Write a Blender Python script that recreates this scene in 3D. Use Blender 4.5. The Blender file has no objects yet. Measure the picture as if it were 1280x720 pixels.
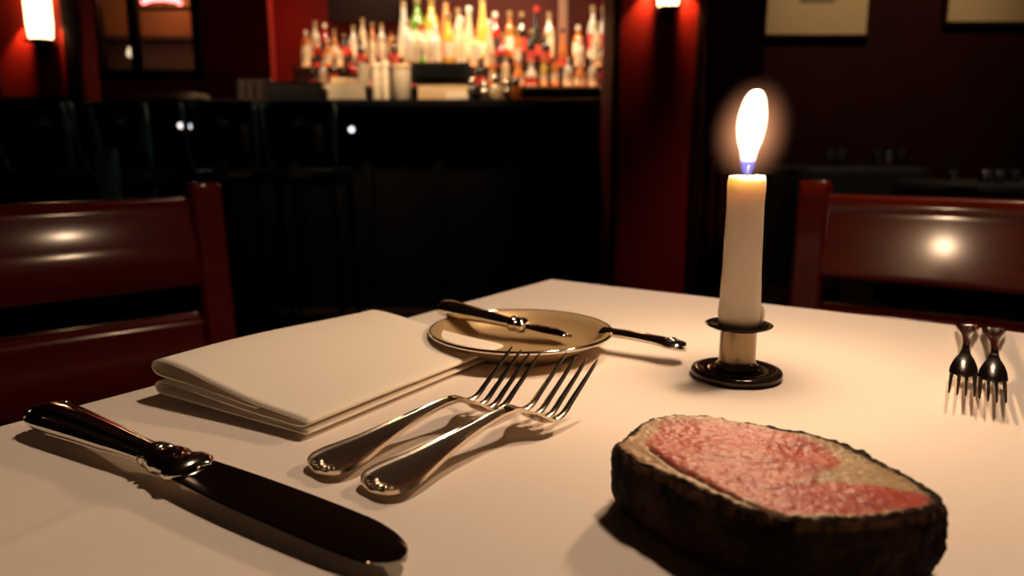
import bpy, bmesh, math, random
from mathutils import Vector, Matrix, noise

random.seed(7)
C = bpy.context.scene.collection
PI = math.pi
# ------------------------------------------------------------------ camera maths (1280 x 720 frame)
F = 960.0; PITCH = math.radians(10.5); CAMZ = 0.875; TZ = 0.75
cp, sp = math.cos(PITCH), math.sin(PITCH)
def ray(px, py):
    x = (px-640)/F; y = (py-360)/F
    return Vector((x, cp - y*sp, -(y*cp + sp)))
def ptz(px, py, z):
    d = ray(px, py); t = (z-CAMZ)/d.z
    return Vector((d.x*t, d.y*t, z))
def pty(px, py, Y):
    d = ray(px, py); t = Y/d.y
    return Vector((d.x*t, Y, CAMZ + d.z*t))
def proj(v):
    dz = v.z-CAMZ
    zc = v.y*cp - dz*sp; yc = -(v.y*sp) - dz*cp
    return 640+F*v.x/zc, 360+F*(yc)/zc
def X_at(px, Y): return (px-640)/F*Y*1.0

# ------------------------------------------------------------------ materials
MATS = {}
def hexlin(r, g, b):
    f = lambda c: (c/255/12.92) if c/255 <= .04045 else ((c/255+.055)/1.055)**2.4
    return (f(r), f(g), f(b), 1)
def mat(name, col, rough=.5, metal=0, spec=.5, coat=0, emis=None, es=0, noise_amt=0, nscale=20, bump=0, bscale=200, trans=0, sss=0, stretch=None, ior=1.45):
    m = bpy.data.materials.new(name); m.use_nodes = True
    nt = m.node_tree; b = nt.nodes['Principled BSDF']
    b.inputs['Base Color'].default_value = (*col[:3], 1)
    b.inputs['Roughness'].default_value = rough
    b.inputs['Metallic'].default_value = metal
    b.inputs['Specular IOR Level'].default_value = spec
    b.inputs['Coat Weight'].default_value = coat
    b.inputs['Coat Roughness'].default_value = .09
    b.inputs['IOR'].default_value = ior
    b.inputs['Transmission Weight'].default_value = trans
    if sss:
        b.inputs['Subsurface Weight'].default_value = sss
        b.inputs['Subsurface Radius'].default_value = (.010, .008, .006)
        b.inputs['Subsurface Scale'].default_value = 1
    if emis:
        b.inputs['Emission Color'].default_value = (*emis[:3], 1); b.inputs['Emission Strength'].default_value = es
    if noise_amt or bump:
        tc = nt.nodes.new('ShaderNodeTexCoord'); mp = nt.nodes.new('ShaderNodeMapping')
        nt.links.new(tc.outputs['Object'], mp.inputs[0])
        if stretch: mp.inputs['Scale'].default_value = stretch
    if noise_amt:
        n = nt.nodes.new('ShaderNodeTexNoise'); n.inputs['Scale'].default_value = nscale; n.inputs['Detail'].default_value = 5
        nt.links.new(mp.outputs[0], n.inputs['Vector'])
        mx = nt.nodes.new('ShaderNodeMix'); mx.data_type = 'RGBA'
        mx.inputs[6].default_value = tuple(c*(1-noise_amt) for c in col[:3])+(1,)
        mx.inputs[7].default_value = tuple(min(1, c*(1+noise_amt)) for c in col[:3])+(1,)
        nt.links.new(n.outputs['Fac'], mx.inputs[0]); nt.links.new(mx.outputs[2], b.inputs['Base Color'])
    if bump:
        n = nt.nodes.new('ShaderNodeTexNoise'); n.inputs['Scale'].default_value = bscale; n.inputs['Detail'].default_value = 4
        nt.links.new(mp.outputs[0], n.inputs['Vector'])
        bp = nt.nodes.new('ShaderNodeBump'); bp.inputs['Strength'].default_value = bump; bp.inputs['Distance'].default_value = .002
        nt.links.new(n.outputs['Fac'], bp.inputs['Height']); nt.links.new(bp.outputs[0], b.inputs['Normal'])
    MATS[name] = m
    return m
def emit(name, col, s):
    m = bpy.data.materials.new(name); m.use_nodes = True; nt = m.node_tree; nt.nodes.clear()
    e = nt.nodes.new('ShaderNodeEmission'); o = nt.nodes.new('ShaderNodeOutputMaterial')
    e.inputs[0].default_value = (*col[:3], 1); e.inputs[1].default_value = s
    nt.links.new(e.outputs[0], o.inputs[0]); MATS[name] = m; return m
def bottle_mat(name, col, tl=.6):
    m = bpy.data.materials.new(name); m.use_nodes = True; nt = m.node_tree; nt.nodes.clear()
    o = nt.nodes.new('ShaderNodeOutputMaterial')
    t = nt.nodes.new('ShaderNodeBsdfTranslucent'); d = nt.nodes.new('ShaderNodeBsdfDiffuse'); g = nt.nodes.new('ShaderNodeBsdfGlossy')
    for n in (t, d): n.inputs[0].default_value = (*col, 1)
    g.inputs['Roughness'].default_value = .12
    m1 = nt.nodes.new('ShaderNodeMixShader'); m1.inputs[0].default_value = tl
    nt.links.new(d.outputs[0], m1.inputs[1]); nt.links.new(t.outputs[0], m1.inputs[2])
    m2 = nt.nodes.new('ShaderNodeMixShader'); m2.inputs[0].default_value = .12
    nt.links.new(m1.outputs[0], m2.inputs[1]); nt.links.new(g.outputs[0], m2.inputs[2])
    nt.links.new(m2.outputs[0], o.inputs[0]); MATS[name] = m; return m

M_silver = mat('polished_silver', (.80, .74, .66), .10, 1, bump=.02, bscale=60)
M_blade = mat('blade_steel', (.30, .28, .27), .07, 1)
M_fork = mat('worn_silver_plate', (.82, .70, .56), .24, 1)
M_dish = mat('pewter_dish', (.50, .35, .18), .42, .45)
M_chair = mat('red_stained_wood', (.17, .013, .006), .36, spec=.08, coat=.9, noise_amt=.35, nscale=9, stretch=(1, 1, 9), bump=.02, bscale=40)
M_chair.node_tree.nodes['Principled BSDF'].inputs['Coat Roughness'].default_value = .13
M_seat = mat('dark_leather', (.02, .008, .006), .4)
M_wax = mat('ivory_wax', (.92, .80, .64), .42, sss=.2)
M_hold = mat('dark_bronze', (.05, .035, .025), .13, 1)
M_hold.node_tree.nodes['Principled BSDF'].inputs['Metallic'].default_value = .6
M_cup = mat('brushed_brass', (.26, .19, .11), .25, .85)
M_barfront = mat('black_bar_front', (.0015, .0015, .0018), .8, spec=.05)
M_black = mat('black_lacquer', (.006, .006, .007), .25)
M_blackm = mat('black_matte', (.006, .006, .007), .7, spec=.15)
M_red = mat('oxblood_panel', (.24, .012, .007), .6, spec=.15, noise_amt=.3, nscale=5, bump=.03, bscale=30)
M_redbright = mat('red_lacquer_wall', (.42, .016, .008), .5, spec=.2, noise_amt=.2, nscale=4)
M_maroon = mat('maroon_panel', (.024, .005, .0045), .65, spec=.12, noise_amt=.3, nscale=4)
M_darkwood = mat('dark_frame_wood', (.020, .006, .004), .55, spec=.15, noise_amt=.4, nscale=10, stretch=(1, 1, 6))
M_floor = mat('dark_wood_floor', (.008, .0035, .0025), .6, spec=.15, noise_amt=.5, nscale=4, stretch=(1, 8, 1))
M_ceil = mat('dark_ceiling', (.09, .06, .045), .8, noise_amt=.1, nscale=3)
M_white = mat('ivory_plastic', (.75, .66, .50), .4)
M_cream = mat('beige_card', (.62, .45, .26), .6)
M_steel = mat('brushed_steel', (.65, .55, .48), .25, 1)
M_blue = mat('blue_stool_sheen', (.10, .32, .45), .3)  # blue sheen of a stool side, put into the base colour
M_mat = mat('cream_mat_board', (.55, .46, .28), .8)
M_photo = mat('grey_print', (.22, .19, .17), .7, noise_amt=.6, nscale=12)
M_drape = mat('wine_velvet', (.12, .008, .012), .8)
M_glass = mat('clear_glass', (1, 1, 1), .02, trans=1, ior=1.45)
M_amber = mat('amber_plaster', (.55, .26, .09), .7)
M_brown = mat('brown_wainscot', (.16, .09, .06), .6)
M_wick = mat('charred_wick', (.01, .008, .006), .9)

# linen
def linen(name, col, tl=.0):
    m = mat(name, col, .85, spec=.15, bump=.06, bscale=900)
    return m
M_cloth = linen('table_linen', (.80, .70, .62))
M_napkin = linen('napkin_linen', (.86, .77, .66))

# ------------------------------------------------------------------ mesh helpers
def link(name, bm, m, parent=None, smooth=True, auto=None):
    bmesh.ops.recalc_face_normals(bm, faces=bm.faces)
    me = bpy.data.meshes.new(name); bm.to_mesh(me); bm.free()
    for p in me.polygons: p.use_smooth = smooth
    if m: me.materials.append(m)
    o = bpy.data.objects.new(name, me); C.objects.link(o)
    if parent: o.parent = parent
    if auto and smooth:
        try: me.set_sharp_from_angle(angle=math.radians(auto))
        except Exception: pass
    return o
def tag(o, label=None, cat=None, group=None, kind=None):
    if label: o['label'] = label
    if cat: o['category'] = cat
    if group: o['group'] = group
    if kind: o['kind'] = kind
    return o
def thing(name, label, cat, loc=(0, 0, 0), rz=0, group=None):
    o = bpy.data.objects.new(name, None); C.objects.link(o)
    o.location = loc; o.rotation_euler = (0, 0, rz); o.empty_display_size = .05
    return tag(o, label, cat, group)
def box(bm, c, s, rz=0, bev=0):
    r = bmesh.ops.create_cube(bm, size=1)
    vs = r['verts']
    bmesh.ops.scale(bm, vec=s, verts=vs)
    if bev:
        es = {e for v in vs for e in v.link_edges}
        r2 = bmesh.ops.bevel(bm, geom=list(es), offset=bev, segments=2, profile=.7, affect='EDGES')
        vs = list({v for f in r2['faces'] for v in f.verts} | {v for v in vs if v.is_valid})
    if rz: bmesh.ops.rotate(bm, cent=(0, 0, 0), matrix=Matrix.Rotation(rz, 3, 'Z'), verts=vs)
    bmesh.ops.translate(bm, vec=c, verts=vs)
    return bm
def nb(): return bmesh.new()
def boxo(name, c, s, m, parent=None, rz=0, bev=0):
    return link(name, box(nb(), c, s, rz, bev), m, parent, smooth=bool(bev), auto=35)
def loft(bm, secs, closed=True, cap=True):
    rows = [[bm.verts.new(p) for p in s] for s in secs]
    n = len(rows[0])
    for a, b in zip(rows, rows[1:]):
        for i in range(n if closed else n-1):
            j = (i+1) % n
            bm.faces.new((a[i], a[j], b[j], b[i]))
    if cap and closed:
        bm.faces.new(rows[0]); bm.faces.new(rows[-1][::-1])
    return rows
def lathe(bm, prof, seg=32, c=(0, 0, 0)):
    rows = []
    for r, z in prof:
        if r < 1e-6: rows.append([bm.verts.new((c[0], c[1], c[2]+z))])
        else: rows.append([bm.verts.new((c[0]+r*math.cos(2*PI*i/seg), c[1]+r*math.sin(2*PI*i/seg), c[2]+z)) for i in range(seg)])
    for a, b in zip(rows, rows[1:]):
        for i in range(seg):
            j = (i+1) % seg
            if len(a) == 1 and len(b) == 1: continue
            if len(a) == 1: bm.faces.new((a[0], b[j], b[i]))
            elif len(b) == 1: bm.faces.new((a[i], a[j], b[0]))
            else: bm.faces.new((a[i], a[j], b[j], b[i]))
    return bm
def tube(bm, pts, rad, seg=10, cap=True):
    pts = [Vector(p) for p in pts]
    secs = []
    for i, p in enumerate(pts):
        d = (pts[min(i+1, len(pts)-1)]-pts[max(i-1, 0)]).normalized()
        up = Vector((0, 0, 1)) if abs(d.z) < .95 else Vector((1, 0, 0))
        a = d.cross(up).normalized(); b = a.cross(d).normalized()
        r = rad[i] if isinstance(rad, (list, tuple)) else rad
        secs.append([p + a*r*math.cos(2*PI*k/seg) + b*r*math.sin(2*PI*k/seg) for k in range(seg)])
    loft(bm, secs, True, cap); return bm
def interp(tab, s):
    if s <= tab[0][0]: return tab[0][1]
    for (a, va), (b, vb) in zip(tab, tab[1:]):
        if s <= b:
            t = (s-a)/(b-a); t = t*t*(3-2*t)
            return va+(vb-va)*t
    return tab[-1][1]
def catmull(P, n=6):
    out = []
    for i in range(len(P)-1):
        p0, p1, p2, p3 = P[max(i-1, 0)], P[i], P[i+1], P[min(i+2, len(P)-1)]
        for k in range(n):
            t = k/n
            out.append(tuple(.5*((2*p1[d])+(-p0[d]+p2[d])*t+(2*p0[d]-5*p1[d]+4*p2[d]-p3[d])*t*t+(-p0[d]+3*p1[d]-3*p2[d]+p3[d])*t**3) for d in range(len(p1))))
    out.append(P[-1]); return out
def herm(tab, s):
    # monotone-ish cubic through the table (finite difference tangents)
    n = len(tab)
    if s <= tab[0][0]: return tab[0][1]
    if s >= tab[-1][0]: return tab[-1][1]
    for i in range(n-1):
        if s <= tab[i+1][0]:
            x0, y0 = tab[i]; x1, y1 = tab[i+1]; h = x1-x0; d = (y1-y0)/h
            def sl(j):
                if j <= 0: return (tab[1][1]-tab[0][1])/(tab[1][0]-tab[0][0])
                if j >= n-1: return (tab[-1][1]-tab[-2][1])/(tab[-1][0]-tab[-2][0])
                a = (tab[j][1]-tab[j-1][1])/(tab[j][0]-tab[j-1][0]); b = (tab[j+1][1]-tab[j][1])/(tab[j+1][0]-tab[j][0])
                return 0 if a*b <= 0 else 2*a*b/(a+b)
            m0, m1 = sl(i), sl(i+1); t = (s-x0)/h
            return (2*t**3-3*t*t+1)*y0+(t**3-2*t*t+t)*h*m0+(-2*t**3+3*t*t)*y1+(t**3-t*t)*h*m1
def copy_tree(o, parent=None):
    c = o.copy(); C.objects.link(c)
    if parent: c.parent = parent
    for ch in list(o.children): copy_tree(ch, c)
    return c
def struct(o):
    o['kind'] = 'structure'; return o

# ------------------------------------------------------------------ table frame
CORNER = ptz(688, 348, TZ)
A = ptz(0, 530, TZ)
U = (A-CORNER); U.z = 0; U.normalize()            # towards the camera along the left edge
V = Vector((-U.y, U.x, 0))
if V.x < 0: V = -V                                # along the far right edge
TABLE = .82
def tf(u, v, z): return CORNER + U*u + V*v + Vector((0, 0, z-TZ))
tang = math.atan2(V.y, V.x)

# ------------------------------------------------------------------ the room
Z1 = 2.75
XL, XR, YB, YF = -4.2, 3.6, 5.6, -3.2
struct(boxo('floor', ((XL+XR)/2, (YB+YF)/2, -.05), (XR-XL+.4, YB-YF+.4, .1), M_floor))
struct(boxo('ceiling', ((XL+XR)/2, (YB+YF)/2, Z1+.05), (XR-XL+.4, YB-YF+.4, .1), M_ceil))
struct(boxo('wall_back', ((XL+XR)/2, YB+.05, Z1/2), (XR-XL, .1, Z1), M_redbright))
struct(boxo('wall_left', (XL-.05, (YB+YF)/2, Z1/2), (.1, YB-YF, Z1), M_maroon))
struct(boxo('wall_right', (XR+.05, (YB+YF)/2, Z1/2), (.1, YB-YF, Z1), M_maroon))
struct(boxo('wall_front', ((XL+XR)/2, YF-.05, Z1/2), (XR-XL, .1, Z1), M_maroon))

# column with red panel faces
CY = 3.4
cx0, cx1 = pty(765, 100, CY).x, pty(878, 100, CY).x
col = thing('column', 'square oxblood red panelled column rising beside the right end of the bar', 'column', ((cx0+cx1)/2, CY+.2, 0))
w = cx1-cx0
link('shaft', box(nb(), (0, 0, Z1/2), (w, .4, Z1-.002), 0, .008), M_red, col, auto=35)
link('base_block', box(nb(), (0, -.005, .08), (w+.04, .43, .156), 0, .006), M_darkwood, col, auto=35)
b = nb(); box(b, (-w/2+.018, -.2055, Z1/2+.05), (.03, .011, Z1-.3), 0, .003); box(b, (w/2-.018, -.2055, Z1/2+.05), (.03, .011, Z1-.3), 0, .003)
link('edge_moulding', b, M_darkwood, col, auto=35)

# left pier
PY = 3.9
px0 = pty(105, 60, PY).x
pier = thing('wall_pier', 'broad oxblood red pier at the far left carrying a lit sconce', 'pier', ((px0-3.4)/2, PY+.06, 0))
pw = px0+3.4
link('shaft', box(nb(), (0, 0, Z1/2), (pw, .12, Z1-.002), 0, .008), M_red, pier, auto=35)
link('wainscot', box(nb(), (0, -.07, .56), (pw-.02, .02, 1.11), 0, .005), M_blackm, pier, auto=35)  # black panel standing in for shade where the sconce light fades
link('pilaster_strip', box(nb(), (pw/2-.05, -.075, Z1/2), (.07, .03, Z1-.01), 0, .005), M_darkwood, pier, auto=35)
link('left_pilaster_strip', box(nb(), (X_at(8, PY)-(px0-3.4)/2, -.075, Z1/2), (.12, .03, Z1-.01), 0, .005), M_darkwood, pier, auto=35)

# partition wall with inner window between pier and bar
WY = 4.75
wx0, wx1 = -3.9, pty(340, 50, WY).x
o0, o1 = pty(122, 50, WY).x, pty(255, 50, WY).x
zb, zt = pty(180, 96, WY).z, 1.95
b = nb()
box(b, ((wx0+o0)/2, WY, Z1/2), (o0-wx0, .1, Z1-.002)); box(b, ((o1+wx1)/2, WY, Z1/2), (wx1-o1, .1, Z1-.002))
box(b, ((o0+o1)/2, WY, zb/2), (o1-o0, .1, zb)); box(b, ((o0+o1)/2, WY, (zt+Z1)/2), (o1-o0, .1, Z1-zt-.002))
struct(link('wall_partition', b, M_red, smooth=False))
win = thing('window_1', '', '', ((o0+o1)/2, WY, 0)); win['kind'] = 'structure'
for k in ('label', 'category'):
    if k in win: del win[k]
ow = o1-o0
b = nb()
fw = .05
for sx in (-1, 1): box(b, (sx*(ow/2-fw/2+.01), -.03, (zb+zt)/2), (fw, .1, zt-zb+.06), 0, .004)
for zz in (zb+.01, zt-.01): box(b, (0, -.03, zz), (ow+.04, .1, fw), 0, .004)
link('window_frame', b, M_darkwood, win, auto=35)
mx = pty(172, 50, WY).x-(o0+o1)/2
link('mullion', box(nb(), (mx, -.02, (zb+zt)/2), (.05, .06, zt-zb-.04), 0, .004), M_darkwood, win, auto=35)
for a_, b_ in ((-ow/2+.03, mx-.026), (mx+.026, ow/2-.03)):
    link('pane', box(nb(), ((a_+b_)/2, 0, (zb+zt)/2), (b_-a_, .004, zt-zb-.05)), M_glass, win, smooth=False)
# room beyond the window
zsp = pty(180, 46, 5.3).z
ar = thing('alcove_wainscot', 'brown wainscot with an amber plaster wall above, seen through the inner window', 'wall panel', ((o0+o1)/2-.2, 5.4, 0))
link('lower_panel', box(nb(), (0, 0, zsp/2), (ow+.7, .06, zsp), 0, .004), M_brown, ar, auto=35)
link('upper_plaster', box(nb(), (0, .01, (zsp+2.2)/2), (ow+.7, .04, 2.2-zsp)), M_amber, ar, smooth=False)
link('dado_rail', box(nb(), (0, -.04, zsp), (ow+.7, .06, .03), 0, .004), M_brown, ar, auto=35)
b = nb(); p0 = pty(178, 3, 5.1); p1 = pty(226, 4, 5.1)
for k in range(4): pass
ns = thing('neon_tube_sign', 'pink red neon tube glowing at the top of the inner window', 'neon tube', (p0.x, 5.1, p0.z))
link('tube', tube(nb(), [(0, 0, 0), (.06, 0, .02), (.14, 0, .022), (.22, 0, .01), (p1.x-p0.x, 0, -.01)], .014), emit('neon_pink', (1, .12, .12), 9), ns)
link('mounting_rail', box(nb(), (.13, .02, -.035), (.36, .03, .02), 0, .004), M_blackm, ns, auto=35)
link('suspension_rod', tube(nb(), [(.13, .02, -.03), (.13, .02, 2.2-p0.z+.5)], .004), M_blackm, ns)
# small lamp in the window room
pp = pty(163, 66, 5.2)
tl = thing('pendant_bulb', 'tiny pale bulb on a cord seen through the left pane of the inner window', 'lamp', (pp.x, 5.2, pp.z))
link('bulb', lathe(nb(), [(0, -.03), (.018, -.022), (.022, 0), (.014, .02), (.008, .035), (0, .036)], 16), emit('bulb_glow', (1, .75, .45), 1.3), tl)
link('cord', tube(nb(), [(0, 0, .03), (0, 0, Z1-pp.z-.002)], .003), M_blackm, tl)
pp = pty(243, 36, 5.25)
rv = thing('red_vase', 'small red vase glowing behind the right pane of the inner window', 'vase', (pp.x, 5.345, zsp+.0155))
link('body', lathe(nb(), [(0, 0), (.018, 0), (.028, .05), (.03, .1), (.02, .16), (.014, .2), (.02, .22), (.016, .22), (.010, .19)], 20), mat('red_glaze', (.6, .05, .02), .3), rv)

# ------------------------------------------------------------------ bar counter
BY = 4.0; BZ = pty(560, 124, BY).z
bx0, bx1 = pty(112, 124, BY).x, pty(790, 124, BY).x
bar = thing('bar_counter', 'long black bar counter below the bottle display', 'bar counter', ((bx0+bx1)/2, BY+.3, 0))
bw = bx1-bx0
link('countertop', box(nb(), (0, 0, BZ-.02), (bw, .62, .04), 0, .01), M_black, bar, auto=35)
link('front_panel', box(nb(), (0, -.17, (BZ-.04)/2), (bw-.1, .05, BZ-.042), 0, .004), M_barfront, bar, auto=35)
for k in range(7): link('pilaster', box(nb(), (-bw/2+.25+k*(bw-.5)/6, -.2, (BZ-.04)/2+.05), (.05, .02, BZ-.25), 0, .004), M_barfront, bar, auto=35)

# glowing discs added to stand for glints on the bar front
GLINTS = [(227, 157, 'added glowing disc for a white glint on the bar front, left of a matching pair', 1.0), (241, 158, 'added glowing disc for a white glint on the bar front, right of a matching pair', .8), (440, 162, 'added glowing disc for a cool white glint on the bar front, alone beside the nearest bar stool', 1)]
for i, (x, y, l, s) in enumerate(GLINTS):
    p = pty(x, y, BY+.09)
    t = thing('bar_glint', l, 'lamp', (p.x, BY+.092, p.z), 0, 'glowing glint discs on the bar front')
    bm_ = nb(); lathe(bm_, [(0, 0), (.020, 0), (.020, .012), (.016, .014), (.016, .008), (0, .008)], 20)
    bmesh.ops.rotate(bm_, cent=(0, 0, 0), matrix=Matrix.Rotation(PI/2, 3, 'X'), verts=bm_.verts)
    link('housing', bm_, M_hold, t)
    bm_ = nb(); lathe(bm_, [(0, 0), (.014, .001), (.012, .008), (.006, .012), (0, .013)], 20)
    bmesh.ops.rotate(bm_, cent=(0, 0, 0), matrix=Matrix.Rotation(PI/2, 3, 'X'), verts=bm_.verts); bmesh.ops.translate(bm_, vec=(0, -.012, 0), verts=bm_.verts)
    link('lens', bm_, emit('glint_glow', (.85, .9, 1) if i else (1, .85, .8), 2.2*s), t)

# back bar display: cabinet and three steps
SY = [4.78, 4.93, 5.08]
SZ = [pty(650, 109, SY[0]).z, pty(650, 82, SY[1]).z-.015, pty(650, 80, SY[2]).z+.03]
sx0, sx1 = pty(372, 60, 5.0).x, pty(770, 60, 5.0).x
disp = thing('bottle_display', 'stepped illuminated back bar shelf carrying rows of liquor bottles', 'shelf', ((sx0+sx1)/2, 4.95, 0))
dw = sx1-sx0
link('cabinet', box(nb(), (0, .08, (SZ[0]-.03)/2), (dw, .5, SZ[0]-.03), 0, .004), M_darkwood, disp, auto=35)
M_step = mat('lit_acrylic', (.8, .5, .3), .4, emis=(1, .42, .18), es=3.0)
for k in range(3):
    y0 = SY[k]-.075; y1 = 5.25
    zb_ = SZ[0]-.03 if k == 0 else SZ[k-1]
    link('step', box(nb(), (0, (y0+y1)/2-4.95, (zb_+SZ[k]-.006)/2), (dw-.01, y1-y0, SZ[k]-.006-zb_-.0005)), M_darkwood, disp, smooth=False)
    link('lit_step_top', box(nb(), (0, (y0+y1)/2-4.95+.01, SZ[k]-.003), (dw-.02, y1-y0-.024, .005)), M_step, disp, smooth=False)
    link('step_lip', box(nb(), (0, y0-4.95+.004, SZ[k]-.0005), (dw-.01, .008, .010), 0, .002), M_darkwood, disp, auto=35)
# header over the display
hd = thing('bar_header', 'dark wooden header hanging over the left half of the bottle display', 'header', (pty(455, 5, 5.0).x, 5.2, 0))
link('beam', box(nb(), (0, 0, (pty(455, 22, 5.0).z+Z1)/2), (.52, .12, Z1-pty(455, 22, 5.0).z), 0, .005), mat('header_wood', (.010, .003, .002), .6, spec=.1), hd, auto=35)
# back panel (bottle niche)
nx0, nx1 = pty(412, 5, 5.4).x, pty(815, 5, 5.4).x
struct(link('wall_niche', box(nb(), ((nx0+nx1)/2, 5.42, Z1/2), (nx1-nx0, .05, Z1-.01), 0, .004), mat('brown_red_panel', (.07, .009, .005), .5, spec=.15, noise_amt=.3, nscale=5), auto=35))
post = thing('niche_post', 'pale brown upright post at the back of the right half of the bottle display', 'post', (pty(704, 10, 5.3).x, 5.33, SZ[2]))
link('post', box(nb(), (0, 0, (Z1-SZ[2])/2), (.06, .05, Z1-SZ[2]-.002), 0, .004), mat('pale_post', (.25, .12, .08), .5), post, auto=35)

# --- bottles
BC = {'clear': bottle_mat('glass_clear', (.95, .85, .62)), 'amber': bottle_mat('glass_amber', (.85, .38, .08)),
      'green': bottle_mat('glass_green', (.25, .55, .06)), 'dark': bottle_mat('glass_dark', (.03, .025, .015), .3),
      'red': bottle_mat('glass_red', (.75, .05, .03)), 'yellow': bottle_mat('glass_yellow', (.95, .75, .15)),
      'pale': bottle_mat('glass_pale', (.95, .92, .85))}
M_lab = mat('cream_label', (.80, .68, .5), .7); M_labr = mat('red_label', (.6, .06, .04), .7); M_labd = mat('black_label', (.03, .02, .02), .6)
M_cap = mat('gold_cap', (.7, .5, .25), .3, .7); M_capr = mat('red_cap', (.5, .03, .03), .4); M_capd = mat('black_cap', (.02, .02, .02), .4); M_capw = mat('white_cap', (.85, .8, .7), .4)
SH = {'tall': ([(0, 0), (.032, 0), (.035, .006), (.035, .18), (.030, .205), (.014, .235), (.012, .29), (.0135, .292), (.0135, .30), (0, .30)], .30, .0355, .05, .14),
      'square': ([(0, 0), (.038, 0), (.041, .006), (.041, .165), (.034, .185), (.015, .2), (.013, .245), (.015, .247), (.015, .255), (0, .255)], .255, .0415, .04, .13),
      'squat': ([(0, 0), (.042, 0), (.047, .01), (.048, .09), (.040, .125), (.018, .15), (.014, .20), (.017, .202), (.017, .21), (0, .21)], .21, .0485, .02, .08),
      'slope': ([(0, 0), (.036, 0), (.040, .01), (.038, .10), (.028, .17), (.016, .24), (.013, .31), (.015, .312), (.015, .32), (0, .32)], .32, .0400, .025, .085),
      'slim': ([(0, 0), (.027, 0), (.029, .006), (.029, .19), (.022, .22), (.011, .25), (.011, .30), (.013, .302), (.013, .308), (0, .308)], .308, .0295, .06, .15)}
SHN = {'tall': 'tall straight', 'square': 'broad shouldered', 'squat': 'squat round', 'slope': 'long sloping', 'slim': 'slim'}
CN = {'clear': 'pale gold', 'amber': 'amber', 'green': 'green', 'dark': 'near black', 'red': 'red', 'yellow': 'yellow', 'pale': 'clear white'}
protos = {}
def bottle_proto(sh, colr, lab, cap, loc):
    prof, H, r, l0, l1 = SH[sh]
    t = thing('liquor_bottle', 'x', 'bottle', loc)
    link('glass_body', lathe(nb(), prof, 20), BC[colr], t, auto=40)
    link('label', lathe(nb(), [(r+.0002, l0), (r+.0008, l0+.0002), (r+.0008, l1), (r+.0002, l1+.0002)], 20), lab, t, auto=40)
    link('cap', lathe(nb(), [(.0165, H-.022), (.0170, H-.021), (.0170, H+.012), (.013, H+.016), (0, H+.017)], 16), cap, t, auto=40)
    return t
ORD = ['first', 'second', 'third', 'fourth', 'fifth', 'sixth', 'seventh', 'eighth', 'ninth', 'tenth', 'eleventh', 'twelfth', 'thirteenth', 'fourteenth', 'fifteenth', 'sixteenth', 'seventeenth', 'eighteenth', 'nineteenth', 'twentieth', 'twenty-first', 'twenty-second', 'twenty-third', 'twenty-fourth', 'twenty-fifth', 'twenty-sixth', 'twenty-seventh', 'twenty-eighth', 'twenty-ninth', 'thirtieth']
STEPN = ['front', 'middle', 'top']
def place_bottle(sh, colr, loc, label, group, s=1.0):
    lab = {'dark': M_labr, 'green': M_lab, 'red': M_labd}.get(colr, random.choice([M_lab, M_lab, M_labr]))
    key = (sh, colr)
    if key not in protos:
        t = bottle_proto(sh, colr, lab, random.choice([M_cap, M_cap, M_capr, M_capw, M_capd]), loc); protos[key] = t
    else:
        t = copy_tree(protos[key]); t.location = loc
    t.scale = (s, s, s); t.rotation_euler.z = random.uniform(0, 6)
    tag(t, label, 'bottle', group); return t
def row(k, xa, xb, cols, shapes, n, z=None, Y=None, smin=.9, smax=1.0):
    out = []
    for i in range(n):
        px = xa+(xb-xa)*(i+.5)/n
        out.append((px, random.choice(shapes), random.choice(cols), random.uniform(smin, smax)))
    return out
rows = {0: [], 1: [], 2: []}
rows[2] += row(2, 378, 496, ['clear', 'amber', 'red', 'dark', 'pale', 'amber', 'green'], ['tall', 'square', 'slim'], 10, smin=.55, smax=.78)
rows[2] += [(506, 'slope', 'pale', 1.05), (521, 'tall', 'green', 1.22), (535, 'tall', 'yellow', 1.22), (549, 'slope', 'amber', 1.15), (563, 'slim', 'clear', .95)]
rows[2] += [(578, 'slope', 'clear', .95), (600, 'slope', 'yellow', 1.15), (619, 'tall', 'red', .9), (637, 'slim', 'amber', .9), (652, 'tall', 'dark', .9), (670, 'slope', 'dark', .95), (686, 'tall', 'clear', .9), (722, 'square', 'amber', .75), (740, 'slim', 'pale', 1.0), (754, 'slim', 'pale', 1.0)]
rows[1] += row(1, 376, 500, ['amber', 'red', 'clear', 'dark', 'red', 'dark'], ['tall', 'square', 'squat', 'slim'], 9, smin=.5, smax=.75)
rows[1] += [(512, 'tall', 'pale', .9), (527, 'square', 'clear', .95), (544, 'square', 'pale', .95), (561, 'slim', 'yellow', 1), (577, 'slope', 'clear', .9)]
rows[1] += [(594, 'square', 'clear', .8), (612, 'slope', 'clear', .85), (629, 'squat', 'red', .9), (647, 'slim', 'amber', .75), (664, 'tall', 'dark', .72), (682, 'square', 'dark', .75), (703, 'slope', 'amber', .7), (724, 'square', 'pale', .65), (745, 'tall', 'clear', .85)]
rows[0] += row(0, 384, 500, ['clear', 'red', 'pale', 'amber', 'dark'], ['squat', 'square', 'slim'], 9, smin=.4, smax=.62)
rows[0] += [(512, 'squat', 'red', .7), (528, 'tall', 'green', .72), (545, 'squat', 'dark', .7), (563, 'squat', 'amber', .6), (582, 'squat', 'clear', .6)]
rows[0] += [(599, 'squat', 'dark', .75), (615, 'slim', 'amber', .6), (632, 'tall', 'clear', .6), (648, 'squat', 'amber', .7), (664, 'squat', 'pale', .7), (680, 'tall', 'yellow', .55), (694, 'tall', 'amber', .6), (710, 'square', 'pale', .62), (725, 'squat', 'amber', .7), (741, 'square', 'pale', .6), (754, 'squat', 'red', .6)]
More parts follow.
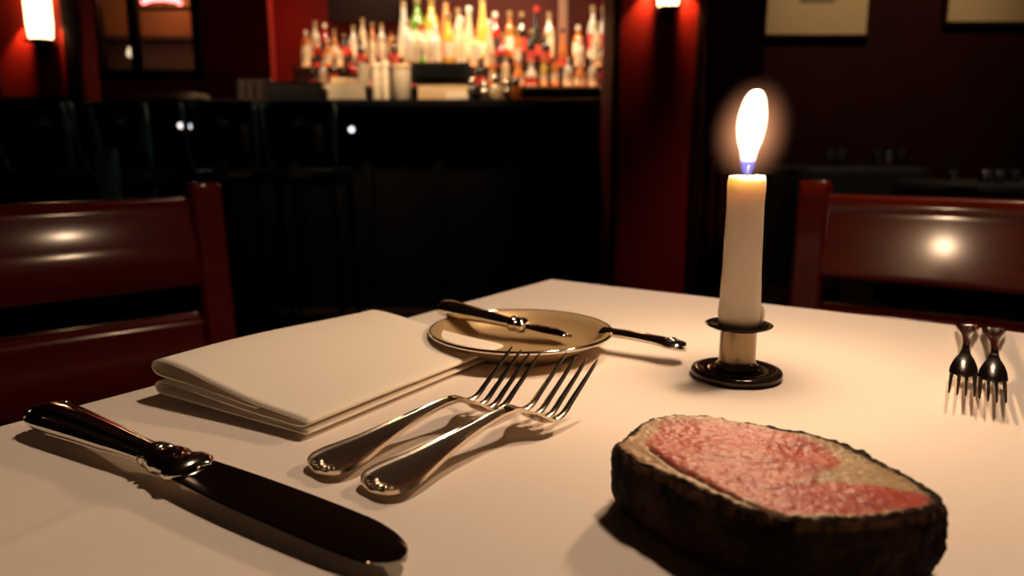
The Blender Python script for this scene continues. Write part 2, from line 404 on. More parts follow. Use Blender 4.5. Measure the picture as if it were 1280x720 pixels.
for k in rows:
    lastx = -99
    for i, (px, sh, cl, s) in enumerate(sorted(rows[k])):
        p = pty(px, 80, SY[k])
        rr = SH[sh][2]*s
        if p.x-rr < lastx+.002: p.x = lastx+.002+rr
        lastx = p.x+rr
        place_bottle(sh, cl, (p.x, SY[k], SZ[k]+.0005), '%s %s bottle, %s from the left on the %s step' % (CN[cl], SHN[sh], ORD[i], STEPN[k]), 'bottles on the %s step of the back bar' % STEPN[k], s)

# --- objects standing on the bar counter
def on_bar(px, Y=4.12): return pty(px, 120, Y).x
def hz(py, Y=4.12): return pty(600, py, Y).z-BZ
cupY = 4.1
b = thing('tray_stack', 'flat stack of pale menus lying at the left end of the bar', 'menus', (on_bar(222), 4.05, BZ))
for k in range(4):
    link('menu', box(nb(), (random.uniform(-.01, .01), 0, .004+k*.008), (.31, .2, .0072), random.uniform(-.02, .02), .001), M_steel if 0 else mat('menu_paper', (.30, .24, .20), .7), b, auto=35)
steel = None
for i, px in enumerate((302, 313, 325, 337)):
    if steel is None:
        steel = thing('steel_tumbler', 'x', 'tumbler', (on_bar(px), 4.12, BZ))
        link('cup', lathe(nb(), [(0, .001), (.017, .001), (.019, .02), (.023, .10), (.0235, .108), (.022, .108), (.018, .02), (0, .006)], 24), M_steel, steel, auto=50)
        link('foot_ring', lathe(nb(), [(.017, 0), (.019, 0), (.0195, .004), (.017, .006)], 24), M_steel, steel)
        t = steel
    else:
        t = copy_tree(steel); t.location.x = on_bar(px)
    tag(t, 'slim steel tumbler on the bar, %s from the left of a row of four' % ORD[i], 'tumbler', 'row of four steel tumblers on the bar')
t = thing('black_caddy', 'low black caddy box with a chrome end on the bar, right of the steel tumblers', 'caddy', (on_bar(375), 4.12, BZ))
link('body', box(nb(), (0, 0, hz(106)/2), (.28, .2, hz(106)), 0, .006), M_blackm, t, auto=35)
link('end_plate', box(nb(), (.143, 0, hz(106)/2), (.006, .19, hz(106)-.01), 0, .002), M_steel, t, auto=35)
link('lid', box(nb(), (0, 0, hz(106)+.005), (.285, .205, .009), 0, .003), M_black, t, auto=35)
t = thing('ivory_napkin_caddy', 'ivory napkin box with a tall end panel on the bar, below the left bottles', 'napkin holder', (on_bar(436), 4.12, BZ))
link('tray', box(nb(), (0, 0, hz(106)/2), (.2, .16, hz(106)), 0, .006), M_white, t, auto=35)
link('end_panel', box(nb(), (.085, 0, hz(80)/2), (.03, .17, hz(80)), 0, .005), M_white, t, auto=35)
link('paper_roll', tube(nb(), [(-.09, 0, hz(101)), (.06, 0, hz(101)-.005)], .016), M_cream, t)
for i, (px, tp, r, l, mm) in enumerate(((471, 78, .021, 'ivory cylinder canister beside the napkin box', M_white), (482, 76, .021, 'ivory cylinder canister left of the lidded jar', M_white))):
    t = thing('canister', l, 'canister', (on_bar(px), 4.12, BZ), 0, 'ivory canisters on the bar')
    H = hz(tp)
    link('body', lathe(nb(), [(0, 0), (r*.95, 0), (r, .005), (r, H*.8), (r*.9, H*.83), (0, H*.83)], 24), mm, t, auto=40)
    link('lid', lathe(nb(), [(r*.9, H*.83), (r*1.03, H*.84), (r*1.03, H*.95), (r*.7, H), (0, H)], 24), M_white, t, auto=40)
t = thing('lidded_jar', 'wide ivory jar with a brown band under its lid, right of the canisters', 'jar', (on_bar(503), 4.12, BZ)); H = hz(81)
link('body', lathe(nb(), [(0, 0), (.046, 0), (.05, .006), (.05, H*.86), (.046, H*.88), (0, H*.88)], 28), M_white, t, auto=40)
link('lid', lathe(nb(), [(.047, H*.88), (.052, H*.885), (.052, H*.97), (.045, H), (0, H)], 28), M_cream, t, auto=40)
t = thing('beige_box', 'beige box on the bar carrying a black till', 'box', (on_bar(556), 4.16, BZ)); H = hz(103)
link('carton', box(nb(), (0, 0, H/2), (.27, .18, H), 0, .004), M_cream, t, auto=35)
link('flap', box(nb(), (.07, -.092, H*.25), (.12, .003, H*.4), 0, .001), M_white, t, auto=35)
t = thing('till', 'black till box resting on the beige box at the middle of the bar', 'cash register', (on_bar(552), 4.16, BZ+H)); H2 = hz(79)-H
link('body', box(nb(), (0, 0, H2/2), (.3, .2, H2), 0, .008), M_blackm, t, auto=35)
link('screen', box(nb(), (0, -.102, H2*.5), (.24, .006, H2*.7), 0, .002), M_black, t, auto=35)
POUR = [(590, 96, 'dark'), (606, 100, 'pale'), (620, 92, 'clear'), (633, 98, 'pale'), (645, 96, 'amber')]
for i, (px, tp, cl) in enumerate(POUR):
    t = thing('shaker', '%s shaker on the bar, %s from the left of five beside the beige box' % ({'pale': 'steel', 'clear': 'gold', 'dark': 'smoky', 'amber': 'amber'}[cl], ORD[i]), 'shaker', (on_bar(px, 4.08), 4.08, BZ), 0, 'five shakers beside the beige box')
    H = hz(tp, 4.08)
    mm = M_steel if cl == 'pale' else BC[cl]
    link('body', lathe(nb(), [(0, 0), (.018, 0), (.026, H*.1), (.028, H*.4), (.018, H*.62), (0, H*.62)], 22), mm, t)
    link('cap', lathe(nb(), [(.018, H*.62), (.022, H*.68), (.019, H*.85), (.008, H*.95), (0, H)], 22), M_steel, t)

# ------------------------------------------------------------------ bar stools
M_blueglint = mat('blue_glint_metal', (.12, .38, .5), .25, .3)  # cool glints along the stool posts, painted as a blue base colour
def make_stool(label):
    t = thing('bar_stool', label, 'bar stool', (0, 0, 0), 0, 'black bar stools along the bar')
    link('seat', box(nb(), (0, 0, .735), (.34, .36, .07), 0, .02), M_black, t, auto=50)
    # curved padded back (towards -y, the room side)
    secs = []
    for i in range(13):
        a = (i/12-.5)*1.5
        x = math.sin(a)*.238; y = -.19+(1-math.cos(a))*.14
        secs.append([(x, y-.018-.04*0, .84), (x, y-.026, .95), (x, y-.03, 1.05), (x, y-.012, 1.065), (x, y+.01, 1.05), (x, y+.014, .95), (x, y+.018, .84)])
    bm_ = nb(); loft(bm_, secs); link('backrest', bm_, M_black, t, auto=60)
    for s in (-1, 1):
        link('back_post', tube(nb(), [(s*.160, -.16, .74), (s*.172, -.20, .84), (s*.178, -.215, .95), (s*.182, -.235, 1.055)], .010), M_blueglint, t)
        link('leg', tube(nb(), [(s*.15, -.15, .70), (s*.175, -.19, 0.0)], [.017, .013]), M_blackm, t)
        link('leg', tube(nb(), [(s*.15, .15, .70), (s*.175, .19, 0.0)], [.017, .013]), M_blackm, t)
    b = nb()
    for sx, sy, ex, ey in ((-1, -1, 1, -1), (1, -1, 1, 1), (1, 1, -1, 1), (-1, 1, -1, -1)):
        tube(b, [(sx*.166, sy*.177, .25), (ex*.166, ey*.177, .25)], .008)
    link('foot_ring', b, M_hold, t)
    return t
sp_ = [(74, 3.6, 'black padded bar stool below the left sconce, leftmost of the row', 0), (169, 3.6, 'black padded bar stool beside the dark blue jacket, second from the left', 0), (297, 3.6, 'black padded bar stool in front of the pale menus, third from the left', 0), (390, 3.6, 'black padded bar stool in front of the black caddy, rightmost of the row', 0)]
st0 = None
for px, Y, l, rz in sp_:
    if st0 is None: st0 = make_stool(l); t = st0
    else: t = copy_tree(st0)
    t['label'] = l; t.location = (pty(px, 160, Y).x, Y, 0); t.rotation_euler.z = rz; t.scale.x = .86
# blue grey jacket added for the blue sheen on a stool side
p = pty(131, 190, 3.3)
t = thing('blue_patch', 'dark blue grey jacket added for the sheen on the second bar stool from the left', 'patch', (p.x, 3.31, 0))
bm_ = nb(); secs = []
ztop, zbot = pty(131, 186, 3.3).z, pty(131, 262, 3.3).z
for i in range(15):
    f = i/14; z = ztop+(zbot-ztop)*f; hw = .038+.012*math.sin(f*3)+.004*math.sin(f*17); 
    secs.append([(hw*math.cos(a)+.004*math.sin(f*9), .018*math.sin(a)+.006*math.sin(3*a+f*6), z) for a in [2*PI*k/20 for k in range(20)]])
loft(bm_, secs); link('cloth', bm_, M_blue, t)
link('sheen_strip', tube(nb(), [(-.03, .0, ztop), (-.05, .03, ztop+.08), (-.075, .05, ztop+.17)], .010), M_blue, t)

# ------------------------------------------------------------------ sconces
M_shade = emit('sconce_glass', (1, .68, .34), 6)
def make_sconce(name_label, loc, rz, power, s=1.0, strength=None):
    t = thing('wall_sconce', name_label, 'wall lamp', loc, rz, 'half round glass wall sconces')
    # local: wall at y=0, lamp towards -y ; z=0 shade bottom
    W = .055*s; H = .19*s
    secs = []
    def arc(z, w, th=.0): 
        outer = [(w*math.cos(a), -.03-w*.95*math.sin(a), z) for a in [PI*k/14 for k in range(15)]]
        inner = [((w-.004)*math.cos(a), -.03-(w-.004)*.95*math.sin(a), z) for a in [PI*(14-k)/14 for k in range(15)]]
        return outer+inner
    bm_ = nb(); loft(bm_, [arc(0, W*.9), arc(H*.3, W), arc(H, W*1.02)]); link('glass_shade', bm_, M_shade, t, auto=50)
    link('back_plate', box(nb(), (0, -.012, H*.3), (W*1.3, .022, H*1.1), 0, .004), M_hold, t, auto=35)
    link('bottom_bracket', box(nb(), (0, -.055, -.012), (W*1.7, .085, .016), 0, .004), M_blackm, t, auto=35)
    link('finial', lathe(nb(), [(0, -.09*s), (.006, -.085*s), (.02*s, -.045*s), (.022*s, -.02*s), (0, -.019*s)], 18, (0, -.05, 0)), M_blackm, t)
    L = bpy.data.lights.new('sconce_lamp', 'POINT'); L.energy = power*.5; L.color = (1, .50, .20); L.shadow_soft_size = .02
    lo = bpy.data.objects.new('sconce_lamp', L); C.objects.link(lo); lo.parent = t; lo.location = (0, -.035, H+.02)
    L2 = bpy.data.lights.new('sconce_downlight', 'POINT'); L2.energy = power*.45; L2.color = (1, .45, .18); L2.shadow_soft_size = .015
    L2 = bpy.data.lights.new('sconce_downlight', 'SPOT'); L2.energy = power*2.6; L2.color = (1, .42, .16); L2.shadow_soft_size = .006
    L2.spot_size = math.radians(50); L2.spot_blend = .9
    for sx in (-1, 1):
        lo = bpy.data.objects.new('sconce_downlight', L2); C.objects.link(lo); lo.parent = t; lo.location = (sx*(W+.012), -.035, .10)
        lo.rotation_euler = Vector((sx*.36, .26, -1)).to_track_quat('-Z', 'Y').to_euler()
    return t
p = pty(57, 50, PY); make_sconce('lit half round glass sconce on the far left red pier', (p.x, PY, p.z), 0, 3.2, 1.1)
p = pty(833, 10, CY); make_sconce('lit half round glass sconce on the red column right of the bar', (p.x, CY, p.z), 0, 4.0, .85)
make_sconce('added unseen half round glass sconce on the right wall, for the chair highlights', (XR, .14, 1.34), -PI/2, 5.0, 1.5)  # unseen sconce, added for the highlight on the left chair rail
make_sconce('added unseen half round glass sconce on the wall behind the camera, for the chair highlights', (-2.84, YF, 1.54), PI, 5.0, 1.5)  # added out of view to put a highlight on the right chair rail

# ------------------------------------------------------------------ right side
RY = 4.4
rx0 = cx1+.02
struct(boxo('wall_right_back', ((rx0+XR)/2, RY+.05, Z1/2), (XR-rx0, .1, Z1-.002), M_maroon))
b = nb()
secs = []
n = 90; dx0, dx1 = pty(872, 60, 3.95).x, pty(958, 60, 3.95).x
for (z, am) in ((.02, .035), (.8, .03), (1.6, .026), (2.6, .02)):
    secs.append([(dx0+(dx1-dx0)*i/n, 3.98+am*math.sin(i/n*2*PI*6)+.3*am*math.sin(i/n*31), z) for i in range(n+1)] + [(dx0+(dx1-dx0)*i/n, 3.986+am*math.sin(i/n*2*PI*6)+.3*am*math.sin(i/n*31), z) for i in range(n, -1, -1)])
loft(b, secs)
dr = thing('drape', 'wine red pleated drape hanging right of the column', 'curtain', (0, 0, 0))
link('pleated_cloth', b, M_drape, dr)
link('curtain_rod', tube(nb(), [(dx0-.05, 3.98, 2.62), (dx1+.05, 3.98, 2.62)], .015), M_hold, dr)
for (a0, a1, bt, l) in ((957, 1083, 43, 'cream matted framed picture high on the dark wall above the candle side'), (1183, 1320, 27, 'cream matted framed picture cut by the top right corner of the view')):
    q0 = pty(a0, bt, RY-.03); q1 = pty(a1, bt, RY-.03)
    W = q1.x-q0.x; H = W*1.05
    t = thing('framed_picture', l, 'picture', ((q0.x+q1.x)/2, RY, (q0.z)), 0, 'matted pictures on the dark wall')
    b = nb()
    for sx in (-1, 1): box(b, (sx*(W/2+.008), -.02, H/2), (.016, .038, H+.03), 0, .003)
    for zz in (-.008, H+.008): box(b, (0, -.02, zz), (W, .038, .016), 0, .003)
    link('frame', b, M_darkwood, t, auto=35)
    link('mat_board', box(nb(), (0, -.016, H/2), (W, .01, H)), M_mat, t, smooth=False)
    link('print', box(nb(), (0, -.0225, H*.5+.02), (W*.34, .003, H*.5)), M_photo, t, smooth=False)
    
def dark_table(label, cx, cy, sx, sy, top):
    t = thing('side_table', label, 'table', (cx, cy, 0), 0, 'black clothed tables by the dark wall')
    b = nb()
    def ring(z, ex, wv):
        pts = []
        N = 80
        for i in range(N):
            a = 2*PI*i/N
            x = math.copysign(abs(math.cos(a))**.25, math.cos(a))*(sx/2+ex); y = math.copysign(abs(math.sin(a))**.25, math.sin(a))*(sy/2+ex)
            k = 1+wv*math.sin(a*14)
            pts.append((x*k, y*k, z))
        return pts
    loft(b, [ring(top, -.01, 0), ring(top-.004, 0, 0), ring(top-.03, .004, 0), ring(top-.25, .015, .012), ring(.28, .03, .03)])
    link('cloth_cover', b, M_blackm, t, auto=60)
    link('pedestal', lathe(nb(), [(0, 0), (.22, 0), (.22, .02), (.05, .05), (.04, .27), (0, .27)], 24), M_blackm, t, auto=40)
    return t
tA = pty(1075, 205, 3.3); tB = pty(1270, 234, 2.6)
dark_table('black clothed table with glassware behind the right chair, farther one', tA.x, 3.5, .62, .5, .785)
dark_table('black clothed table with glassware at the right edge of the view, nearer one', tB.x+.08, 2.75, .66, .45, .75)
tumb = None
G = [(1038, 3.36, .785, 'left'), (1052, 3.32, .785, 'second'), (1098, 3.36, .785, 'third'), (1112, 3.42, .785, 'fourth'), (1126, 3.34, .785, 'right')]
for i, (px, Y, z, w_) in enumerate(G):
    if tumb is None:
        tumb = thing('glass_tumbler', 'x', 'glass', (0, 0, 0))
        link('bowl', lathe(nb(), [(0, .002), (.024, .002), (.026, .01), (.031, .075), (.0318, .076), (.0295, .075), (.0245, .014), (0, .012)], 24), M_glass, tumb)
        t = tumb
    else: t = copy_tree(tumb)
    t.location = (pty(px, 195, Y).x, Y, z+.0005)
    tag(t, 'small clear tumbler on the farther black table, %s of five in its row' % ('leftmost' if i == 0 else 'rightmost' if i == 4 else ORD[i]+' from left'), 'glass', 'tumblers on the farther black table')
for i, (px, Y) in enumerate(((1190, 2.62), (1232, 2.66), (1250, 2.6), (1268, 2.68))):
    t = copy_tree(tumb); t.location = (pty(px, 220, Y).x, Y, .7505); t.scale = (.8, .8, .6)
    tag(t, 'low clear glass on the nearer black table, %s of four in its row' % ('leftmost' if i == 0 else 'rightmost' if i == 3 else ORD[i]+' from left'), 'glass', 'low glasses on the nearer black table')

# ------------------------------------------------------------------ dining table and cloth
tb = thing('dining_table', 'square pedestal dining table under the white cloth', 'table', tf(TABLE/2, TABLE/2, 0), tang)
link('tabletop', box(nb(), (0, 0, TZ-.0195), (TABLE-.008, TABLE-.008, .03), 0, .005), M_darkwood, tb, auto=35)
link('pedestal', lathe(nb(), [(0, 0), (.2, 0), (.2, .02), (.05, .06), (.04, .3), (.045, .66), (.12, .714), (0, .714)], 28), M_darkwood, tb, auto=40)

b = nb()
N = 220
# crease across the lower left of the cloth
c0 = ptz(-20, 697, TZ); c1 = ptz(172, 612, TZ)
def crease(p):
    a = c1-c0; L = a.length; a.normalize(); q = p-c0
    s = q.dot(a); d = (q-a*s).xy.length
    side = a.x*q.y-a.y*q.x
    f = max(0, min(1, (L+.01-s)/.03))
    return .0011*math.exp(-(d/.0035)**2)*f + (.0006*f*math.exp(-d/.03) if side < 0 else 0)
grid = {}
def cz(p):
    return TZ+crease(p)+.00035*noise.noise(p*9)
for i in range(N+1):
    for j in range(N+1):
        p = tf(TABLE*i/N, TABLE*j/N, TZ)
        e = min(i, j, N-i, N-j)/N*TABLE
        z = cz(p) - (.0012 if e < .0005 else 0)
        grid[i, j] = b.verts.new((p.x, p.y, z))
for i in range(N):
    for j in range(N):
        b.faces.new((grid[i, j], grid[i+1, j], grid[i+1, j+1], grid[i, j+1]))
ringk = [(i, 0) for i in range(N)]+[(N, j) for j in range(N)]+[(i, N) for i in range(N, 0, -1)]+[(0, j) for j in range(N, 0, -1)]
prev = [grid[k] for k in ringk]
cen = tf(TABLE/2, TABLE/2, 0)
for (dz, off, wv) in ((.004, .0022, 0), (.02, .0035, 0), (.07, .005, .002), (.13, .010, .006), (.19, .016, .010)):
    cur = []
    for q, k in enumerate(ringk):
        p = tf(TABLE*k[0]/N, TABLE*k[1]/N, TZ)
        ou, ov = (k[0]/N-.5)*2, (k[1]/N-.5)*2
        d = Vector((0, 0, 0))
        if k[0] == 0: d -= U
        if k[0] == N: d += U
        if k[1] == 0: d -= V
        if k[1] == N: d += V
        d.normalize()
        ww = wv*math.sin(q/len(ringk)*2*PI*22)
        p = p+d*(off+ww+wv)
        cur.append(b.verts.new((p.x, p.y, TZ-dz)))
    L = len(cur)
    for q in range(L):
        b.faces.new((prev[q], prev[(q+1) % L], cur[(q+1) % L], cur[q]))
    prev = cur
tc = link('tablecloth', b, M_cloth); tag(tc, 'white linen tablecloth covering the near dining table, creased at lower left', 'tablecloth')
sol = tc.modifiers.new('thick', 'SOLIDIFY'); sol.thickness = .0012; sol.offset = -1

# ------------------------------------------------------------------ dining chairs
def make_chair(label, post_px, Y, along, into, tilt, rt, turn=0, bow_=.003):
    p = pty(post_px, 250, Y)
    rz = math.atan2(along.y, along.x)+turn
    t = thing('dining_chair', label, 'chair', (p.x, p.y, 0), rz, 'red wooden dining chairs at the table')
    sgn = 1 if Vector((-along.y, along.x, 0)).dot(into) > 0 else -1   # local +y or -y points to the table
    W = .43; H = .833; pwid = .036
    def yb(z): return -sgn*.0*z - sgn*max(0, z-.45)*tilt + sgn*.32*tilt
    for x in (0, W):
        secs = []
        for z in [0, .2, .45, .55, .65, .75, .81, H-.004, H]:
            hw = pwid/2 - (.003 if z == H else 0); hd = .014- (.003 if z == H else 0)
            y = yb(z) if z > .45 else yb(.45) - sgn*(.45-z)*.12
            secs.append([(x-hw, y-hd+.004, z), (x-hw+.004, y-hd, z), (x+hw-.004, y-hd, z), (x+hw, y-hd+.004, z), (x+hw, y+hd-.004, z), (x+hw-.004, y+hd, z), (x-hw+.004, y+hd, z), (x-hw, y+hd-.004, z)])
        bm_ = nb(); loft(bm_, secs); link('back_post', bm_, M_chair, t, auto=40)
    def rail(name, z0, z1, bow):
        zm = (z0+z1)/2; yr = lambda z: yb(zm)-sgn*(z-zm)*rt
        secs = []
        for i in range(21):
            f = i/20; x = pwid/2-.002+(W-pwid+.004)*f
            bo = -sgn*bow*4*f*(1-f)
            ring = []
            for (dy, z) in ((-.0084, z0+.003), (-.009, z0+.006), (-.009, z0+.010), (-.009, (z0+z1)/2), (-.009, z1-.026), (-.009, z1-.021), (-.0092, z1-.019), (-.011, z1-.014), (-.011, z1-.003), (-.007, z1), (.007, z1), (.010, z1-.003), (.010, z1-.014), (.008, z1-.02), (.009, (z0+z1)/2), (.008, z0+.003), (.005, z0), (-.005, z0)):
                ring.append((x, yr(z)+bo+dy, z))
            secs.append(ring)
        bm_ = nb(); loft(bm_, secs); link(name, bm_, M_chair, t, auto=50)
    rail('top_rail', .717, .817, bow_)
    rail('back_slat', .600, .682, .012)
    rail('back_slat', .500, .545, .008)
    sy = sgn*(.032+.21)
    link('seat', box(nb(), (W/2, sy, .445), (W+.02, .40, .035), 0, .012), M_seat, t, auto=50)
    b = nb(); box(b, (W/2, sgn*.42, .40), (W-.05, .02, .05), 0, .003)
    for x in (.01, W-.01): box(b, (x, sy, .40), (.02, .36, .05), 0, .003)
    link('seat_rail', b, M_chair, t, auto=40)
    for x in (.005, W-.005):
        link('leg', box(nb(), (x, sgn*.42, .213), (.034, .034, .425), 0, .004), M_chair, t, auto=40)
    return t
make_chair('red stained wooden dining chair at the left side of the table', 256, .90, U, V, .09, .20, math.radians(-11.3), .003)
make_chair('red stained wooden dining chair behind the candle, at the far right side', 1018, .95, V, U, .05, .158)

# ------------------------------------------------------------------ folded napkin
kb = ptz(384, 551, TZ); rb = ptz(629, 446, TZ)
ax = (rb-kb); NL = ax.length; ax.normalize()
ac = Vector((-ax.y, ax.x, 0))
if ac.x > 0: ac = -ac       # from near side to the far (left) side
NW = .101; NS_ = 1.06
poly = [(.0, .0014), (.05, .0016), (.094, .0022), (.1005, .0038), (.1000, .0062), (.094, .0076), (.07, .0066), (.04, .0048), (.012, .0040), (.004, .0040), (.0005, .0052), (.004, .0066),
        (.03, .0085), (.055, .0120), (.078, .0158), (.092, .0172), (.099, .0168), (.1025, .0145), (.101, .0118), (.094, .0104), (.07, .0098), (.045, .0078), (.03, .0068)]
# smooth the ribbon
def catmull(P, n=6):
    out = []
    for i in range(len(P)-1):
        p0, p1, p2, p3 = P[max(i-1, 0)], P[i], P[i+1], P[min(i+2, len(P)-1)]
        for k in range(n):
            t = k/n
            out.append(tuple(.5*((2*p1[d])+(-p0[d]+p2[d])*t+(2*p0[d]-5*p1[d]+4*p2[d]-p3[d])*t*t+(-p0[d]+3*p1[d]-3*p2[d]+p3[d])*t**3) for d in range(len(p1))))
    out.append(P[-1]); return out
rib = catmull(poly)
th = .0011
def ribbon_section(sc, zsc, wob):
    n = len(rib); up = []; dn = []
    for i, (c, z) in enumerate(rib):
        a = rib[min(i+1, n-1)]; b2 = rib[max(i-1, 0)]
        d = Vector((a[0]-b2[0], a[1]-b2[1])); d.normalize(); nn = Vector((-d.y, d.x))
        z2 = z*zsc
        up.append((c*sc+nn.x*th/2, max(.0004, z2+nn.y*th/2)+wob)); dn.append((c*sc-nn.x*th/2, max(.0002, z2-nn.y*th/2)+wob))
    return up+dn[::-1]
secs = []
for i in range(41):
    f = i/40; L = NL*f
    zs = 1.0-.14*f+.05*math.sin(f*5); 
    cs = ribbon_section(1.05+.02*math.sin(f*3), zs*1.1, .0002)
    skew = .004*(1-f)
    secs.append([kb+ax*(L-(0.02*(c/NW)*(1-f)*(0)))+ac*(c) + Vector((0, 0, z+.0013)) for c, z in cs])
b = nb(); loft(b, secs)
npk = link('folded_napkin', b, M_napkin); tag(npk, 'thick folded white linen napkin lying at the left of the forks', 'napkin')

# ------------------------------------------------------------------ cutlery
def fork(label, group, p_end, p_tip, L=.205, roll=0, mat_=None, ys=1.0, TIPZ=.024, lift=0):
    m = mat_ or M_fork
    d = p_tip-p_end; yaw = math.atan2(d.y, d.x); s = d.xy.length/L
    t = thing('dinner_fork', label, 'fork', (p_end.x, p_end.y, TZ+.0016), yaw, group)
    t.rotation_euler = (roll, 0, yaw); t.scale = (s, ys, 1); t.location.z += lift
    zt = [(0, .0008), (.03, .0030), (.08, .0085), (.12, .0115), (.134, .0100), (.145, .0055), (.152, .0032), (.160, .0036), (.175, .0036+(TIPZ-.0036)*.30), (.19, .0036+(TIPZ-.0036)*.64), (.205, TIPZ)]
    wt = [(0, .0020), (.0015, .0066), (.005, .0098), (.011, .0118), (.018, .0122), (.045, .0084), (.085, .0043), (.112, .0032), (.126, .0032), (.134, .0050), (.141, .0088), (.148, .0112), (.155, .0116)]
    def section(x, w, th_, lip, conc):
        us = [-1, -.96, -.88, -.80, -.68, -.35, 0, .35, .68, .80, .88, .96, 1]
        pts = []
        z0 = herm(zt, x)
        for u in us:
            a = abs(u)
            z = th_ + (lip if .84 < a < .99 else 0) - conc*(1-(a/.8)**2 if a < .8 else 0)
            if a == 1: z = th_*.4
            pts.append((x, u*w, z0+z))
        for u in us[::-1][1:-1]:
            pts.append((x, u*w*.98, z0-th_*.35*(1-abs(u)**3)))
        return pts
    bm_ = nb(); secs = []
    xs = [0, .0006, .0015, .003, .005, .008, .011, .015, .02, .03, .045, .06, .075, .09, .105, .114, .1225]
    for x in xs:
        w = herm(wt, x)
        secs.append(section(x, w, .0013 if x > .001 else .0007, .0007*(1 if w > .004 else .5), min(.0008, w*.10)))
    loft(bm_, secs); link('handle', bm_, m, t, auto=60)
    # shell ornament at the handle end
    bm_ = nb()
    for k in range(7):
        a = (k-3)*.36
        cx_, cy_ = .0105-.0055*math.cos(a), .0055*math.sin(a)
        r = bmesh.ops.create_uvsphere(bm_, u_segments=10, v_segments=6, radius=1)
        M = Matrix.Translation((cx_, cy_, herm(zt, cx_)+.0012)) @ Matrix.Rotation(PI-a, 4, 'Z') @ Matrix.Diagonal((.0032, .0010, .0010, 1))
        bmesh.ops.transform(bm_, matrix=M, verts=r['verts'])
    link('shell_ornament', bm_, m, t)
    bm_ = nb(); secs = []
    for x in [.122, .126, .130, .134, .138, .141, .144, .147, .150, .153, .155]:
        w = herm(wt, x); dish = .0022*min(1, max(0, (x-.134)/.012))
        z0 = herm(zt, x); pts = []
        us = [-1, -.75, -.5, -.25, 0, .25, .5, .75, 1]
        tk = .0022 if x < .134 else .0015
        for u in us: pts.append((x, u*w, z0+tk*(.9 if abs(u) == 1 else 1)-dish*(1-u*u)+dish*.6))
        for u in us[::-1]: pts.append((x, u*w*.97, z0-dish*(1-u*u)+dish*.6))
        secs.append(pts)
    loft(bm_, secs); link('fork_head', bm_, m, t, auto=60)
    for k in range(4):
        yc = (k-1.5)*.0062
        bm_ = nb(); secs = []
        for q in range(12):
            f = q/11; x = .1535+(.205-.1535)*f
            hw = .0019-.0010*f**1.5; hh = .0011-.0005*f
            if q == 11: hw *= .4; hh *= .5
            z0 = herm(zt, x)+.0006+ (.0012*(abs(k-1.5)/1.5)**2)*(1-f*.5)
            y = yc*(1-.02*f)
            secs.append([(x, y-hw, z0), (x, y-hw*.6, z0+hh), (x, y+hw*.6, z0+hh), (x, y+hw, z0), (x, y+hw*.6, z0-hh), (x, y-hw*.6, z0-hh)])
        loft(bm_, secs); link('tine', bm_, m, t, auto=60)
    return t
fork('silver dinner fork beside the napkin, left one of the front pair', 'front pair of dinner forks', ptz(394, 597, TZ), ptz(657, 442, TZ+.0255), TIPZ=.0245)
fork('silver dinner fork nearest the steak, right one of the front pair', 'front pair of dinner forks', ptz(463, 622, TZ), ptz(727, 450, TZ+.0255), TIPZ=.0245)
fork('silver fork at the right table edge, tines towards the viewer, left of two', 'forks at the right edge of the table', ptz(1209, 412, TZ), ptz(1201, 500, TZ+.007), TIPZ=.0065, ys=.58, mat_=M_silver)
fork('silver fork at the right table edge, tines towards the viewer, right of two', 'forks at the right edge of the table', ptz(1241, 416, TZ), ptz(1240, 508, TZ+.007), TIPZ=.0065, ys=.58, mat_=M_silver)

# table knife
k0 = ptz(52, 519, TZ+.006); k1 = ptz(507, 701, TZ+.004)
d = k1-k0; KL = d.xy.length
kn = thing('table_knife', 'large silver table knife lying at the lower left, blade towards the viewer', 'knife', (k0.x, k0.y, TZ+.0015), math.atan2(d.y, d.x))
S = KL/.235
hw_t = [(0, .001), (.0015, .0070), (.005, .0098), (.012, .0108), (.022, .0104), (.05, .0086), (.088, .0062), (.094, .0060)]
bm_ = nb(); secs = []
for x in [0, .0005, .0015, .003, .006, .010, .015, .022, .035, .05, .065, .08, .090, .094]:
    w = interp(hw_t, x); hgt = w*.62 if x > .02 else w*.55
    ring = []
    for k in range(48):
        a = 2*PI*k/48
        gs = min(1, x/.02); g = 1-gs*(.16*math.exp(-((abs(math.cos(a))-.60)/.08)**2)+.12*math.exp(-((abs(math.cos(a))-.86)/.05)**2))
        ring.append((x*S, w*math.cos(a)*g, .0062+hgt*math.sin(a)*g))
    secs.append(ring)
loft(bm_, secs); link('handle', bm_, M_silver, kn, auto=60)
bm_ = nb()
def ering(x, w, h): return [(x*S, w*math.cos(2*PI*k/32), .0062+h*math.sin(2*PI*k/32)) for k in range(32)]
loft(bm_, [ering(.0935, .0052, .0036), ering(.0945, .0068, .0048), ering(.0965, .0070, .005), ering(.0975, .0056, .0042), ering(.0985, .0056, .0042), ering(.0995, .0072, .0052), ering(.1015, .0072, .0052), ering(.1025, .006, .0045)])
link('collar', bm_, M_silver, kn, auto=60)
bm_ = nb()
loft(bm_, [ering(.102, .0055, .0042), ering(.1045, .0088, .0048), ering(.1075, .0088, .0048), ering(.109, .0080, .0042), ering(.116, .0092, .0044), ering(.118, .0104, .0048), ering(.121, .0100, .0044), ering(.1235, .0078, .003), ering(.125, .006, .0018)])
link('bolster', bm_, M_silver, kn, auto=60)
bm_ = nb(); secs = []
up = [(.118, .0085), (.14, .0100), (.165, .0110), (.19, .0114), (.207, .0112), (.220, .0094), (.228, .0066), (.233, .0034), (.235, .0002)]
dn = [(.118, -.0085), (.14, -.0098), (.165, -.0104), (.19, -.0104), (.207, -.0102), (.220, -.0096), (.228, -.0080), (.233, -.0052), (.235, -.0014)]
